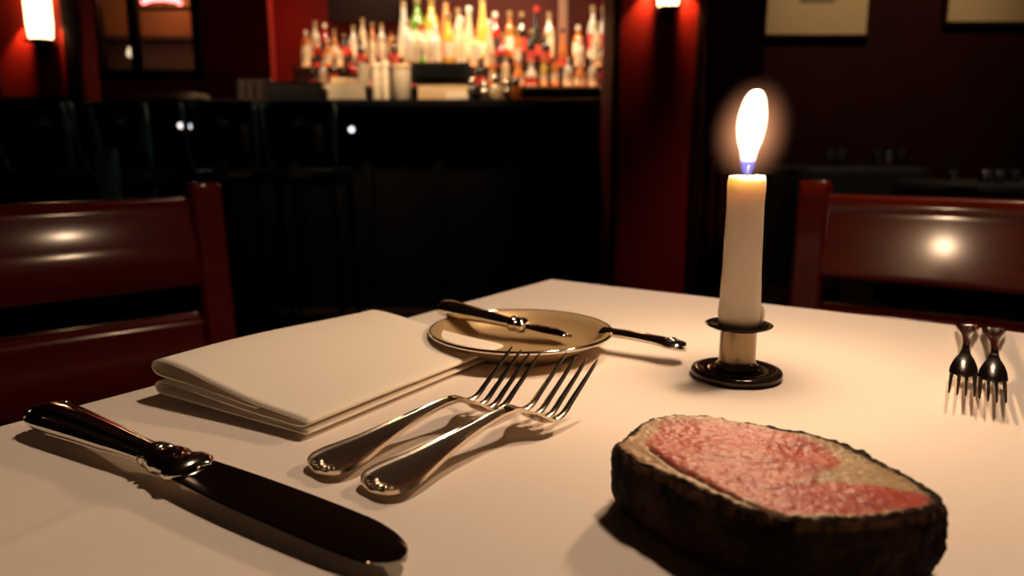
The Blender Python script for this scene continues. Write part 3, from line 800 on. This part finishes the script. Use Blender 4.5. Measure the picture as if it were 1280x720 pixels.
for i in range(40):
    x = .118+(.235-.118)*(1-(1-i/39)**1.5)
    yu, yd = herm(up, x), herm(dn, x)
    zc = .0058-.0025*(x-.118)/.117
    tk = .0010
    ym = (yu+yd)/2
    tl_ = .26   # the blade tips slightly towards the viewer
    zz = lambda y, q: (x*S, y, zc+q+tl_*0*(y))
    secs.append([zz(yu, -.0001), zz(yu*.96+ym*.04, tk), zz(ym+(yd-ym)*.4, tk), zz(yd*.97+ym*.03, .0004), zz(yd, -.0001), zz(yd*.97+ym*.03, -.0005), zz(ym, -tk), zz(yu*.96+ym*.04, -tk)])
loft(bm_, secs); link('blade', bm_, M_blade, kn, auto=40)

bm_ = nb()
for k in range(9):
    a = (k-4)*.34
    r = bmesh.ops.create_uvsphere(bm_, u_segments=10, v_segments=6, radius=1)
    bmesh.ops.transform(bm_, matrix=Matrix.Translation(((.0085-.0068*math.cos(a))*S, .0082*math.sin(a), .0078)) @ Matrix.Rotation(PI-a, 4, 'Z') @ Matrix.Diagonal((.0022, .0013, .0026, 1)), verts=r['verts'])
link('shell_ornament', bm_, M_silver, kn)

# ------------------------------------------------------------------ handled dish and butter knife
RZ = .0135
dc = ptz(651, 412, TZ+RZ); dc.z = TZ
RR = .0552
dish = thing('handled_dish', 'small round pewter dish with a long thin handle, behind the forks', 'dish', dc)
prof = [(0, .0016), (.030, .0016), (.031, .0008), (.034, .0008), (.037, .0030), (.046, .0075), (.0520, .0118), (RR, RZ-.0008), (RR+.0008, RZ), (RR, RZ+.0009), (RR-.003, RZ+.0004), (.049, .0105), (.043, .0066), (.037, .0044), (.02, .0040), (0, .0040)]
bm_ = nb(); lathe(bm_, prof, 72); bmesh.ops.remove_doubles(bm_, verts=bm_.verts, dist=1e-6); bb = link('bowl', bm_, M_dish, dish, auto=50)
bm_ = nb(); loft(bm_, [[((RR+.0004+r*math.cos(q))*math.cos(a), (RR+.0004+r*math.cos(q))*math.sin(a), RZ+r*math.sin(q)) for q in [2*PI*k/10 for k in range(10)]] for a in [2*PI*j/96 for j in range(97)] for r in (.0012,)], cap=False)
link('rim_bead', bm_, M_silver, dish)
he = ptz(858, 432, TZ+.011); h0 = ptz(759, 414, TZ+.0135)
hd_ = (he-h0); hl = hd_.xy.length; ang = math.atan2(hd_.y, hd_.x)
bm_ = nb(); secs = []
start = h0-dc; start.z = 0
for i in range(25):
    f = i/24
    hw = interp([(0, .0070), (.08, .0058), (.3, .0054), (.6, .0062), (.85, .0082), (.95, .0068), (.99, .0034), (1, .0006)], f)
    z = RZ-.0005+.001*math.sin(f*PI)-.0030*f
    x = -.003+(hl+.003)*f
    ring = []
    for k in range(16):
        a = 2*PI*k/16
        px_, py_ = x, hw*math.cos(a)
        ring.append((start.x+px_*math.cos(ang)-py_*math.sin(ang), start.y+px_*math.sin(ang)+py_*math.cos(ang), z+.0026*math.sin(a)))
    secs.append(ring)
loft(bm_, secs); hdl = link('handle', bm_, M_silver, dish, auto=60)
q = start+Vector((math.cos(ang), math.sin(ang), 0))*(hl*.82)
bm_ = nb(); lathe(bm_, [(.0030, .0), (.0038, .0012), (.0030, .0018), (.0024, .0010)], 20, (q.x, q.y, RZ-.001)); 
link('thumb_ring', bm_, M_silver, dish)

b0 = ptz(550, 383, TZ+.0205); b1 = ptz(716, 421, TZ+.010)
d = b1-b0; BL = d.xy.length
bk = thing('butter_knife', 'small silver butter knife resting across the handled dish', 'knife', (b0.x, b0.y, b0.z), 0)
bk.rotation_euler = (0, math.atan2(-(b1.z-b0.z), BL), math.atan2(d.y, d.x))
bm_ = nb(); secs = []
for x, w in [(0, .0015), (.001, .0060), (.004, .0082), (.010, .0090), (.02, .0086), (.04, .0070), (.062, .0056), (.070, .0052)]:
    secs.append([(x*BL/.125, w*math.cos(a)*(1-.08*math.exp(-((abs(math.cos(a))-.7)/.08)**2)), w*.62*math.sin(a)) for a in [2*PI*k/32 for k in range(32)]])
loft(bm_, secs); link('handle', bm_, M_silver, bk, auto=60)
bm_ = nb(); loft(bm_, [[(x*BL/.125, w*math.cos(a), w*.7*math.sin(a)) for a in [2*PI*k/24 for k in range(24)]] for x, w in ((.069, .0055), (.071, .0070), (.074, .0070), (.076, .0056), (.079, .0072), (.082, .0066), (.084, .005))])
link('collar', bm_, M_silver, bk, auto=60)
bm_ = nb(); secs = []
for i in range(24):
    f = i/23; x = .082+.043*f
    yu = interp([(0, .0055), (.2, .0100), (.5, .0110), (.8, .0070), (1, .0003)], f); yd = -interp([(0, .0045), (.4, .0058), (.8, .0040), (1, .0002)], f)
    secs.append([(x*BL/.125, yu, 0), (x*BL/.125, yu*.5, .0009), (x*BL/.125, yd*.8, .0006), (x*BL/.125, yd, 0), (x*BL/.125, yd*.8, -.0006), (x*BL/.125, yu*.5, -.0009)])
loft(bm_, secs); link('blade', bm_, M_blade, bk, auto=50)

# ------------------------------------------------------------------ candle and holder
hc = ptz(920, 470, TZ)
ho = thing('candle_holder', 'low dark metal candle holder with a round foot and brass cup', 'candle holder', (hc.x, hc.y, TZ+.0004))
bm_ = nb(); lathe(bm_, [(0, 0), (.0225, 0), (.0243, .0010), (.0245, .0028), (.0238, .0040), (.0205, .0046), (.019, .0038), (.012, .0040), (.0108, .0052), (0, .0052)], 64)
link('foot', bm_, M_hold, ho, auto=50)
bm_ = nb(); lathe(bm_, [(0, .0050), (.0112, .0050), (.0116, .0062), (.0104, .0075), (.0098, .0095), (.0097, .026), (.0106, .0275), (.0100, .0275), (.0090, .026), (.0090, .012), (0, .012)], 48)
link('cup', bm_, M_cup, ho, auto=50)
bm_ = nb(); secs = []
lathe(bm_, [(.0098, .0270), (.0145, .0272), (.0175, .0284), (.0180, .0291), (.0174, .0294), (.0140, .0282), (.0100, .0280)], 48)
link('drip_saucer', bm_, M_hold, ho, auto=50)

ct = None
# candle height from the wick pixel
zc_ = TZ+.0130
def z_from(py, xy):
    lo, hi = TZ, TZ+.4
    for _ in range(50):
        mid = (lo+hi)/2
        if proj(Vector((xy[0], xy[1], mid)))[1] > py: lo = mid
        else: hi = mid
    return lo
ctop = z_from(220, hc)
CH = ctop-zc_
ca = thing('candle', 'short ivory taper candle burning in the dark metal holder', 'candle', (hc.x, hc.y, zc_))
bm_ = nb(); secs = []
for i in range(40):
    f = i/39; z = CH*f
    r = .0086 if z < .0155 else interp([(.0155, .0107), (.022, .0114), (.032, .0108), (.05, .0101), (.08, .0097), (CH, .0100)], z)
    ring = []
    for k in range(48):
        a = 2*PI*k/48
        rr = r+.00018*noise.noise(Vector((math.cos(a)*1.5, math.sin(a)*1.5, z*40)))*(z > .016)
        if f > .97: rr -= .0006*(f-.97)/.03*1.5
        ring.append((rr*math.cos(a), rr*math.sin(a), z+(.0005*math.sin(a*2+1) if f == 1 else 0)))
    secs.append(ring)
n_ = len(secs)
for (s, dz) in ((.85, .0002), (.6, -.0016), (.3, -.0022), (.05, -.0022)):
    secs.append([(x*s, y*s, CH+dz) for x, y, z in secs[n_-1]])
loft(bm_, secs); link('wax_body', bm_, M_wax, ca, auto=70)
bm_ = nb(); r = bmesh.ops.create_uvsphere(bm_, u_segments=16, v_segments=12, radius=1)
bmesh.ops.transform(bm_, matrix=Matrix.Translation((.0098, -.0028, .0225)) @ Matrix.Diagonal((.0030, .0034, .0060, 1)), verts=r['verts'])
link('wax_drip', bm_, M_wax, ca)
link('wick', tube(nb(), [(0, 0, CH-.0024), (.0002, 0, CH+.002), (.0007, 0, CH+.0055)], [.0008, .0008, .0006], 8), M_wick, ca)
# flame : emission volume
FH = z_from(112, hc)-ctop
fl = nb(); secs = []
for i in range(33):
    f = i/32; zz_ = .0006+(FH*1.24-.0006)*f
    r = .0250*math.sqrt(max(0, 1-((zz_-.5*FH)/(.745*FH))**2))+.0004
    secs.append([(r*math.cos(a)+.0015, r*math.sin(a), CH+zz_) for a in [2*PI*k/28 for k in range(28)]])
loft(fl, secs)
mf = bpy.data.materials.new('flame_and_halo'); mf.use_nodes = True; nt = mf.node_tree; nt.nodes.clear()
out = nt.nodes.new('ShaderNodeOutputMaterial')
tcn = nt.nodes.new('ShaderNodeTexCoord'); sep = nt.nodes.new('ShaderNodeSeparateXYZ'); nt.links.new(tcn.outputs['Object'], sep.inputs[0])
def mnode(op, a, b=None, clamp=False):
    n = nt.nodes.new('ShaderNodeMath'); n.operation = op; n.use_clamp = clamp
    for i, v in enumerate((a, b)):
        if v is None: continue
        if isinstance(v, (int, float)): n.inputs[i].default_value = v
        else: nt.links.new(v, n.inputs[i])
    return n.outputs[0]
h = mnode('DIVIDE', mnode('SUBTRACT', sep.outputs[2], CH+.0006), FH)     # 0..1 height in the flame
xo = mnode('SUBTRACT', sep.outputs[0], mnode('MULTIPLY', mnode('MULTIPLY', h, h), .0026))
rad = mnode('SQRT', mnode('ADD', mnode('MULTIPLY', xo, xo), mnode('MULTIPLY', sep.outputs[1], sep.outputs[1])))
# radius profile through a float curve
fc = nt.nodes.new('ShaderNodeFloatCurve'); nt.links.new(h, fc.inputs['Value'])
cv = fc.mapping.curves[0]
pts = [(0, .28), (.12, .52), (.25, .60), (.42, .86), (.62, .98), (.8, .86), (.92, .66), (1, 0)]
cv.points[0].location = pts[0]; cv.points[1].location = pts[-1]
for p_ in pts[1:-1]: cv.points.new(*p_)
fc.mapping.update()
rprof = mnode('MULTIPLY', fc.outputs[0], .0074)
q_ = mnode('DIVIDE', rad, mnode('MAXIMUM', rprof, .00002))
core = mnode('MULTIPLY', mnode('SUBTRACT', 1.15, q_, ), 2.2, True)
up_ = mnode('MULTIPLY', mnode('SUBTRACT', h, .14), 7, True)
e1 = nt.nodes.new('ShaderNodeEmission'); e1.inputs[0].default_value = (1, .80, .52, 1)
nt.links.new(mnode('MULTIPLY', mnode('MULTIPLY', core, up_), 1100), e1.inputs[1])
lowm = mnode('MULTIPLY', core, mnode('MULTIPLY', mnode('SUBTRACT', .36, h), 5, True))
e2 = nt.nodes.new('ShaderNodeEmission'); e2.inputs[0].default_value = (.12, .22, 1, 1)
nt.links.new(mnode('MULTIPLY', lowm, 170), e2.inputs[1])
# camera bloom around the flame, added as a faint emission halo
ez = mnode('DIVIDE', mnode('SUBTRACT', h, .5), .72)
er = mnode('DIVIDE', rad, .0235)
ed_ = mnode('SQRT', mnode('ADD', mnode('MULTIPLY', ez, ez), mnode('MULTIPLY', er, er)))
halo = mnode('POWER', mnode('SUBTRACT', 1, ed_, True), 2.4)
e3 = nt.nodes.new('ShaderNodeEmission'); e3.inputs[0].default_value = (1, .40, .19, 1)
nt.links.new(mnode('MULTIPLY', halo, 95), e3.inputs[1])
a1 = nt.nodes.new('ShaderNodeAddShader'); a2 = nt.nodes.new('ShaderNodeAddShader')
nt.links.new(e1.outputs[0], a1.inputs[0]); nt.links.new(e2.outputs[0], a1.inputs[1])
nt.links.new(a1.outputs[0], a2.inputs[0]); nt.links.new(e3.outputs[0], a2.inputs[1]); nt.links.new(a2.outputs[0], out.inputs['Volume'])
flo = link('flame', fl, mf, ca); tag(flo, 'white hot candle flame, blue at its base, with an added glow halo')
L = bpy.data.lights.new('flame_light', 'POINT'); L.energy = 1.05; L.color = (1, .66, .40); L.shadow_soft_size = .008
lo = bpy.data.objects.new('flame_light', L); C.objects.link(lo); lo.location = (hc.x+.001, hc.y, ctop+FH*.5)

# ------------------------------------------------------------------ the roast slice
SH_ = .0240
topz = TZ+SH_
out_px = [(771, 556), (782, 546), (797, 532), (812, 524), (838, 519), (870, 520), (905, 524), (950, 531), (990, 537), (1022, 543), (1052, 552), (1075, 562), (1098, 574), (1120, 588), (1145, 600), (1166, 612), (1178, 624), (1176, 633), (1150, 640), (1118, 645), (1085, 648), (1040, 650), (1000, 650), (960, 644), (925, 634), (890, 620), (855, 604), (820, 587), (790, 573)]
P = [ptz(x, y, topz).xy for x, y in out_px]
P3 = [(p.x, p.y) for p in P]
PP = []
n = len(P3)
for i in range(n):
    p0, p1, p2, p3 = P3[i-1], P3[i], P3[(i+1) % n], P3[(i+2) % n]
    for k in range(16):
        t = k/16
        PP.append(Vector([.5*((2*p1[d])+(-p0[d]+p2[d])*t+(2*p0[d]-5*p1[d]+4*p2[d]-p3[d])*t*t+(-p0[d]+3*p1[d]-3*p2[d]+p3[d])*t**3) for d in range(2)]))
cen = sum(PP, Vector((0, 0)))/len(PP)
def sdist(pt, poly):
    # signed distance in px: positive inside
    x, y = pt; ins = False; best = 1e9
    m_ = len(poly)
    for i in range(m_):
        x1, y1 = poly[i]; x2, y2 = poly[(i+1) % m_]
        if (y1 > y) != (y2 > y) and x < (x2-x1)*(y-y1)/(y2-y1)+x1: ins = not ins
        dx, dy = x2-x1, y2-y1; t = max(0, min(1, ((x-x1)*dx+(y-y1)*dy)/(dx*dx+dy*dy+1e-9)))
        best = min(best, math.hypot(x-x1-t*dx, y-y1-t*dy))
    return best if ins else -best
EYE = [(810, 558), (812, 543), (826, 531), (870, 526), (930, 532), (985, 540), (1030, 558), (1050, 574), (1046, 586), (1020, 596), (985, 602), (990, 612), (940, 624), (905, 616), (880, 602), (850, 586), (825, 573)]
CAP = [(985, 606), (1040, 601), (1100, 608), (1165, 619), (1171, 627), (1140, 638), (1090, 643), (1030, 642), (985, 643), (950, 632), (935, 618)]
SEAM = [(812, 562), (850, 588), (900, 613), (950, 635), (988, 647)]
SEAM2 = [(950, 612), (985, 606), (1020, 600)]
def dline(pt, L_):
    best = 1e9
    for (x1, y1), (x2, y2) in zip(L_, L_[1:]):
        dx, dy = x2-x1, y2-y1; t = max(0, min(1, ((pt[0]-x1)*dx+(pt[1]-y1)*dy)/(dx*dx+dy*dy)))
        best = min(best, math.hypot(pt[0]-x1-t*dx, pt[1]-y1-t*dy))
    return best
def mixc(a, b_, t):
    t = max(0, min(1, t)); return tuple(a[i]+(b_[i]-a[i])*t for i in range(3))
PINK = (.52, .095, .06); DEEP = (.34, .035, .022); FAT = (.52, .36, .19); GREY = (.40, .26, .14); CRUST = (.022, .011, .006); PALE = (.62, .26, .18)
def top_col(w, edge):
    px = proj(Vector((w.x, w.y, topz))); nz = noise.noise(Vector((w.x*90, w.y*90, 0))); n2 = noise.noise(Vector((w.x*420, w.y*420, 3))); n3 = noise.noise(Vector((w.x*1100, w.y*1100, 5)))
    pj = (px[0]+nz*5+n2*1.6, px[1]+nz*2.5+n2*1)
    c = mixc(FAT, GREY, .5+.7*nz+.4*n2)
    if px[0] < 960 and dline(px, SEAM) > 1: c = mixc(c, (.46, .25, .13), .4)
    e = sdist(pj, EYE); m1 = mixc(mixc(PINK, PALE, .05+n2*.7+n3*.3), DEEP, .2+max(0, nz)*1.3)
    c = mixc(c, m1, (e+2.5)/5)
    e = sdist(pj, CAP); m2 = mixc(mixc(PINK, DEEP, .55+nz*.6+n2*.3), PALE, .2 if px[0] < 1010 and n3 > 0 else 0)
    c = mixc(c, m2, (e+2)/4)
    s = dline(pj, SEAM); c = mixc((.07, .03, .015), c, (s-.7)/1.8)
    s = dline(pj, SEAM2); c = mixc((.30, .03, .02), c, (s-.5)/3)
    if n3 > .38 and n2 > .1: c = mixc(c, (.75, .5, .38), .6)
    far = max(0, min(1, ((px[0]-1000)*.45-(px[1]-575))/30))*(px[0] > 950)
    if far: c = mixc(c, (.16, .10, .045), far*max(0, 1-edge*1000/4.5+n2))
    c = mixc(CRUST, c, (edge*1000-.8-1.2*far+n2*(.9+far)+nz*.5)/1.1)
    return c
bm_ = nb()
clay = bm_.verts.layers.float_color.new('meat')
R = 70; NA = len(PP)
rings = []
def near_edge(f, i): return (1-f)*(PP[i]-cen).length
def setc(v, c): v[clay] = (*c, 1)
for r in range(R+1):
    f = (r/R)**.8
    row_ = []
    for i in range(NA):
        w = cen+(PP[i]-cen)*f
        ed = (1-f)*(PP[i]-cen).length*.75
        jag = 0
        if r == R: jag = .0006*noise.noise(Vector((w.x*700, w.y*700, 1)))
        z = topz+.0011*noise.noise(Vector((w.x*60, w.y*60, 0)))+.0003*noise.noise(Vector((w.x*300, w.y*300, 2)))+.00018*noise.noise(Vector((w.x*800, w.y*800, 2)))
        z += .0012*math.exp(-(ed/.0018)**2)*max(0, noise.noise(Vector((w.x*350, w.y*350, 9)))+.2) - .0008*math.exp(-(ed/.0007)**2)
        if r < R:
            px = proj(Vector((w.x, w.y, topz))); s = dline(px, SEAM)
            z -= .0010*math.exp(-(s/2.2)**2)
        dv = (w-cen).normalized() if f > 0 else Vector((0, 0))
        v = bm_.verts.new((w.x+dv.x*jag, w.y+dv.y*jag, z)); setc(v, top_col(w, ed)); row_.append(v)
    rings.append(row_)
for r in range(1, R+1):
    a_, b_ = rings[r-1], rings[r]
    for i in range(NA):
        j = (i+1) % NA
        if r == 1 and False: continue
        bm_.faces.new((a_[i], a_[j], b_[j], b_[i]))
prev = rings[-1]; NS = 26
for s in range(1, NS+1):
    f = s/NS; cur = []
    for i in range(NA):
        w = PP[i]; dv = (w-cen).normalized()
        bulge = .0022*math.sin(f*PI)**.8-.0012*f
        nn = Vector((w.x*160, w.y*160, f*3.2))
        off = bulge+.0013*noise.noise(nn)+.0006*noise.noise(nn*3)+.0004*noise.noise(nn*8)
        v = bm_.verts.new((w.x+dv.x*off, w.y+dv.y*off, TZ+.0012+(SH_-.0012)*(1-f)))
        n1 = noise.noise(Vector((w.x*70, w.y*70, f*.8))); n2 = noise.noise(Vector((w.x*400, w.y*400, f*5)))
        c = mixc((.008, .004, .003), (.050, .022, .012), n1*1.3+.15+n2*.4)
        if f < .12: c = mixc(c, (.12, .06, .03), .4+n2)
        setc(v, c); cur.append(v)
    for i in range(NA):
        j = (i+1) % NA
        bm_.faces.new((prev[i], prev[j], cur[j], cur[i]))
    prev = cur
bm_.faces.new(prev)
bmesh.ops.remove_doubles(bm_, verts=rings[0], dist=1e-5)
mm = bpy.data.materials.new('roast_meat'); mm.use_nodes = True; nt = mm.node_tree; pb = nt.nodes['Principled BSDF']
at = nt.nodes.new('ShaderNodeAttribute'); at.attribute_name = 'meat'
nt.links.new(at.outputs['Color'], pb.inputs['Base Color'])
tcn = nt.nodes.new('ShaderNodeTexCoord')
n1 = nt.nodes.new('ShaderNodeTexNoise'); n1.inputs['Scale'].default_value = 420; n1.inputs['Detail'].default_value = 6; nt.links.new(tcn.outputs['Object'], n1.inputs['Vector'])
n2 = nt.nodes.new('ShaderNodeTexVoronoi'); n2.inputs['Scale'].default_value = 300; nt.links.new(tcn.outputs['Object'], n2.inputs['Vector'])
ad = nt.nodes.new('ShaderNodeMath'); ad.operation = 'ADD'; nt.links.new(n1.outputs['Fac'], ad.inputs[0]); nt.links.new(n2.outputs['Distance'], ad.inputs[1])
bpn = nt.nodes.new('ShaderNodeBump'); bpn.inputs['Strength'].default_value = .55; bpn.inputs['Distance'].default_value = .0006
nt.links.new(ad.outputs[0], bpn.inputs['Height']); nt.links.new(bpn.outputs[0], pb.inputs['Normal'])
# wet where the meat is red, dry on the crust
sc = nt.nodes.new('ShaderNodeSeparateColor'); nt.links.new(at.outputs['Color'], sc.inputs[0])
mr = nt.nodes.new('ShaderNodeMapRange'); mr.inputs['From Min'].default_value = .05; mr.inputs['From Max'].default_value = .3; mr.inputs['To Min'].default_value = .8; mr.inputs['To Max'].default_value = .46
nt.links.new(sc.outputs[0], mr.inputs['Value']); nt.links.new(mr.outputs[0], pb.inputs['Roughness'])
ms = nt.nodes.new('ShaderNodeMapRange'); ms.inputs['From Min'].default_value = .05; ms.inputs['From Max'].default_value = .3; ms.inputs['To Min'].default_value = .1; ms.inputs['To Max'].default_value = .24
nt.links.new(sc.outputs[0], ms.inputs['Value']); nt.links.new(ms.outputs[0], pb.inputs['Specular IOR Level'])
pb.inputs['Subsurface Weight'].default_value = .0
steak = link('roast_beef_slice', bm_, mm); tag(steak, 'thick slice of rare roast beef, pink inside with a dark crust, at the lower right', 'roast beef')

# ------------------------------------------------------------------ lighting
def downlight(label, x, y, power, col, spot=True, size=.05, target=None, cone=50, blend=.8):
    t = thing('ceiling_downlight', label, 'ceiling lamp', (x, y, Z1), 0, 'recessed ceiling downlights')
    link('trim_ring', lathe(nb(), [(.055, -.001), (.075, -.001), (.075, -.008), (.058, -.012), (.050, -.006), (.048, -.002)], 32), M_hold, t)
    link('lamp_face', lathe(nb(), [(0, -.003), (.048, -.003), (.046, -.005), (0, -.005)], 24), emit('lamp_face', col, 2), t)
    Ld = bpy.data.lights.new('downlight_beam', 'SPOT'); Ld.energy = power; Ld.color = col; Ld.shadow_soft_size = size
    Ld.spot_size = math.radians(cone); Ld.spot_blend = blend
    lo = bpy.data.objects.new('downlight_beam', Ld); C.objects.link(lo); lo.location = (x, y, Z1-.03)
    tg = Vector(target); dd = tg-lo.location; lo.rotation_euler = dd.to_track_quat('-Z', 'Y').to_euler()
    return lo
downlight('lit recessed ceiling lamp over the far right side of the dining table', .62, .80, 108, (1, .71, .48), target=(.19, .40, TZ), cone=44, size=.11)
downlight('lit recessed ceiling lamp right above the bar bottles, left one', -.85, 4.5, 50, (1, .62, .32), target=(-.6, 5.0, 1.4), cone=60)
downlight('lit recessed ceiling lamp right above the bar bottles, right one', .15, 4.5, 90, (1, .74, .46), target=(-.05, 5.0, 1.4), cone=60)
downlight('added unseen ceiling lamp brightening the bar counter, left one', -1.75, 3.4, 300, (1, .66, .38), target=(-1.22, 4.14, BZ+.03), cone=31)  # unseen lamp added to light the counter items from the front
downlight('added unseen ceiling lamp brightening the bar counter, right one', -.42, 3.4, 330, (1, .66, .38), target=(-.42, 4.14, BZ+.03), cone=31)  # second added lamp, brightens the right half of the counter items
downlight('added unseen ceiling lamp brightening the framed pictures', 1.9, 3.3, 62, (1, .62, .34), target=(2.0, 4.4, 1.75), cone=70)  # added out of view so the pictures and drape get light
downlight('added unseen ceiling lamp for glints over the black side tables', 1.75, 2.6, 100, (1, .7, .45), target=(1.6, 3.0, .8), cone=60)  # unseen lamp added to bring glints to the glassware
# unseen strip lamps added above the display to brighten the bottles
for nm, x, wdt, e in (('left', -.98, .76, 5), ('right', .0, 1.1, 13)):
    t = thing('added_strip_lamp', 'added unseen slim strip lamp above the bottles, %s one' % nm, 'lamp', (x, 4.72, 1.98), 0, 'added strip lamps above the bottles')
    link('housing', box(nb(), (0, 0, .012), (wdt, .04, .02), 0, .003), M_hold, t, auto=35)
    link('suspension', tube(nb(), [(-wdt*.4, 0, .02), (-wdt*.4, 0, Z1-1.98)], .004), M_hold, t)
    link('suspension', tube(nb(), [(wdt*.4, 0, .02), (wdt*.4, 0, Z1-1.98)], .004), M_hold, t)
    La = bpy.data.lights.new('strip_light', 'AREA'); La.shape = 'RECTANGLE'; La.size = wdt; La.size_y = .03; La.energy = e; La.color = (1, .76, .48)
    lo = bpy.data.objects.new('strip_light', La); C.objects.link(lo); lo.location = (x, 4.72, 1.975)
    lo.rotation_euler = (math.radians(25), 0, 0)
# red wall wash at left of the bottles, window room light
La = bpy.data.lights.new('alcove_light', 'POINT'); La.energy = 2.2; La.color = (1, .6, .3); La.shadow_soft_size = .05
lo = bpy.data.objects.new('alcove_light', La); C.objects.link(lo); lo.location = ((o0+o1)/2, 5.15, 2.0)

# world
wd = bpy.data.worlds.new('World'); bpy.context.scene.world = wd; wd.use_nodes = True
wd.node_tree.nodes['Background'].inputs[0].default_value = (0, 0, 0, 1)

# camera
cam = bpy.data.cameras.new('camera'); cam.lens = 27; cam.sensor_width = 36; cam.clip_start = .01
co = bpy.data.objects.new('camera', cam); C.objects.link(co); co.location = (0, 0, CAMZ); co.rotation_euler = (PI/2-PITCH, 0, 0)
cam.dof.use_dof = True; cam.dof.focus_distance = .345; cam.dof.aperture_fstop = 9
sc_ = bpy.context.scene; sc_.camera = co
sc_.view_settings.view_transform = 'Standard'; sc_.view_settings.look = 'None'; sc_.view_settings.exposure = 0; sc_.view_settings.gamma = 1
sc_.view_settings.use_curve_mapping = False
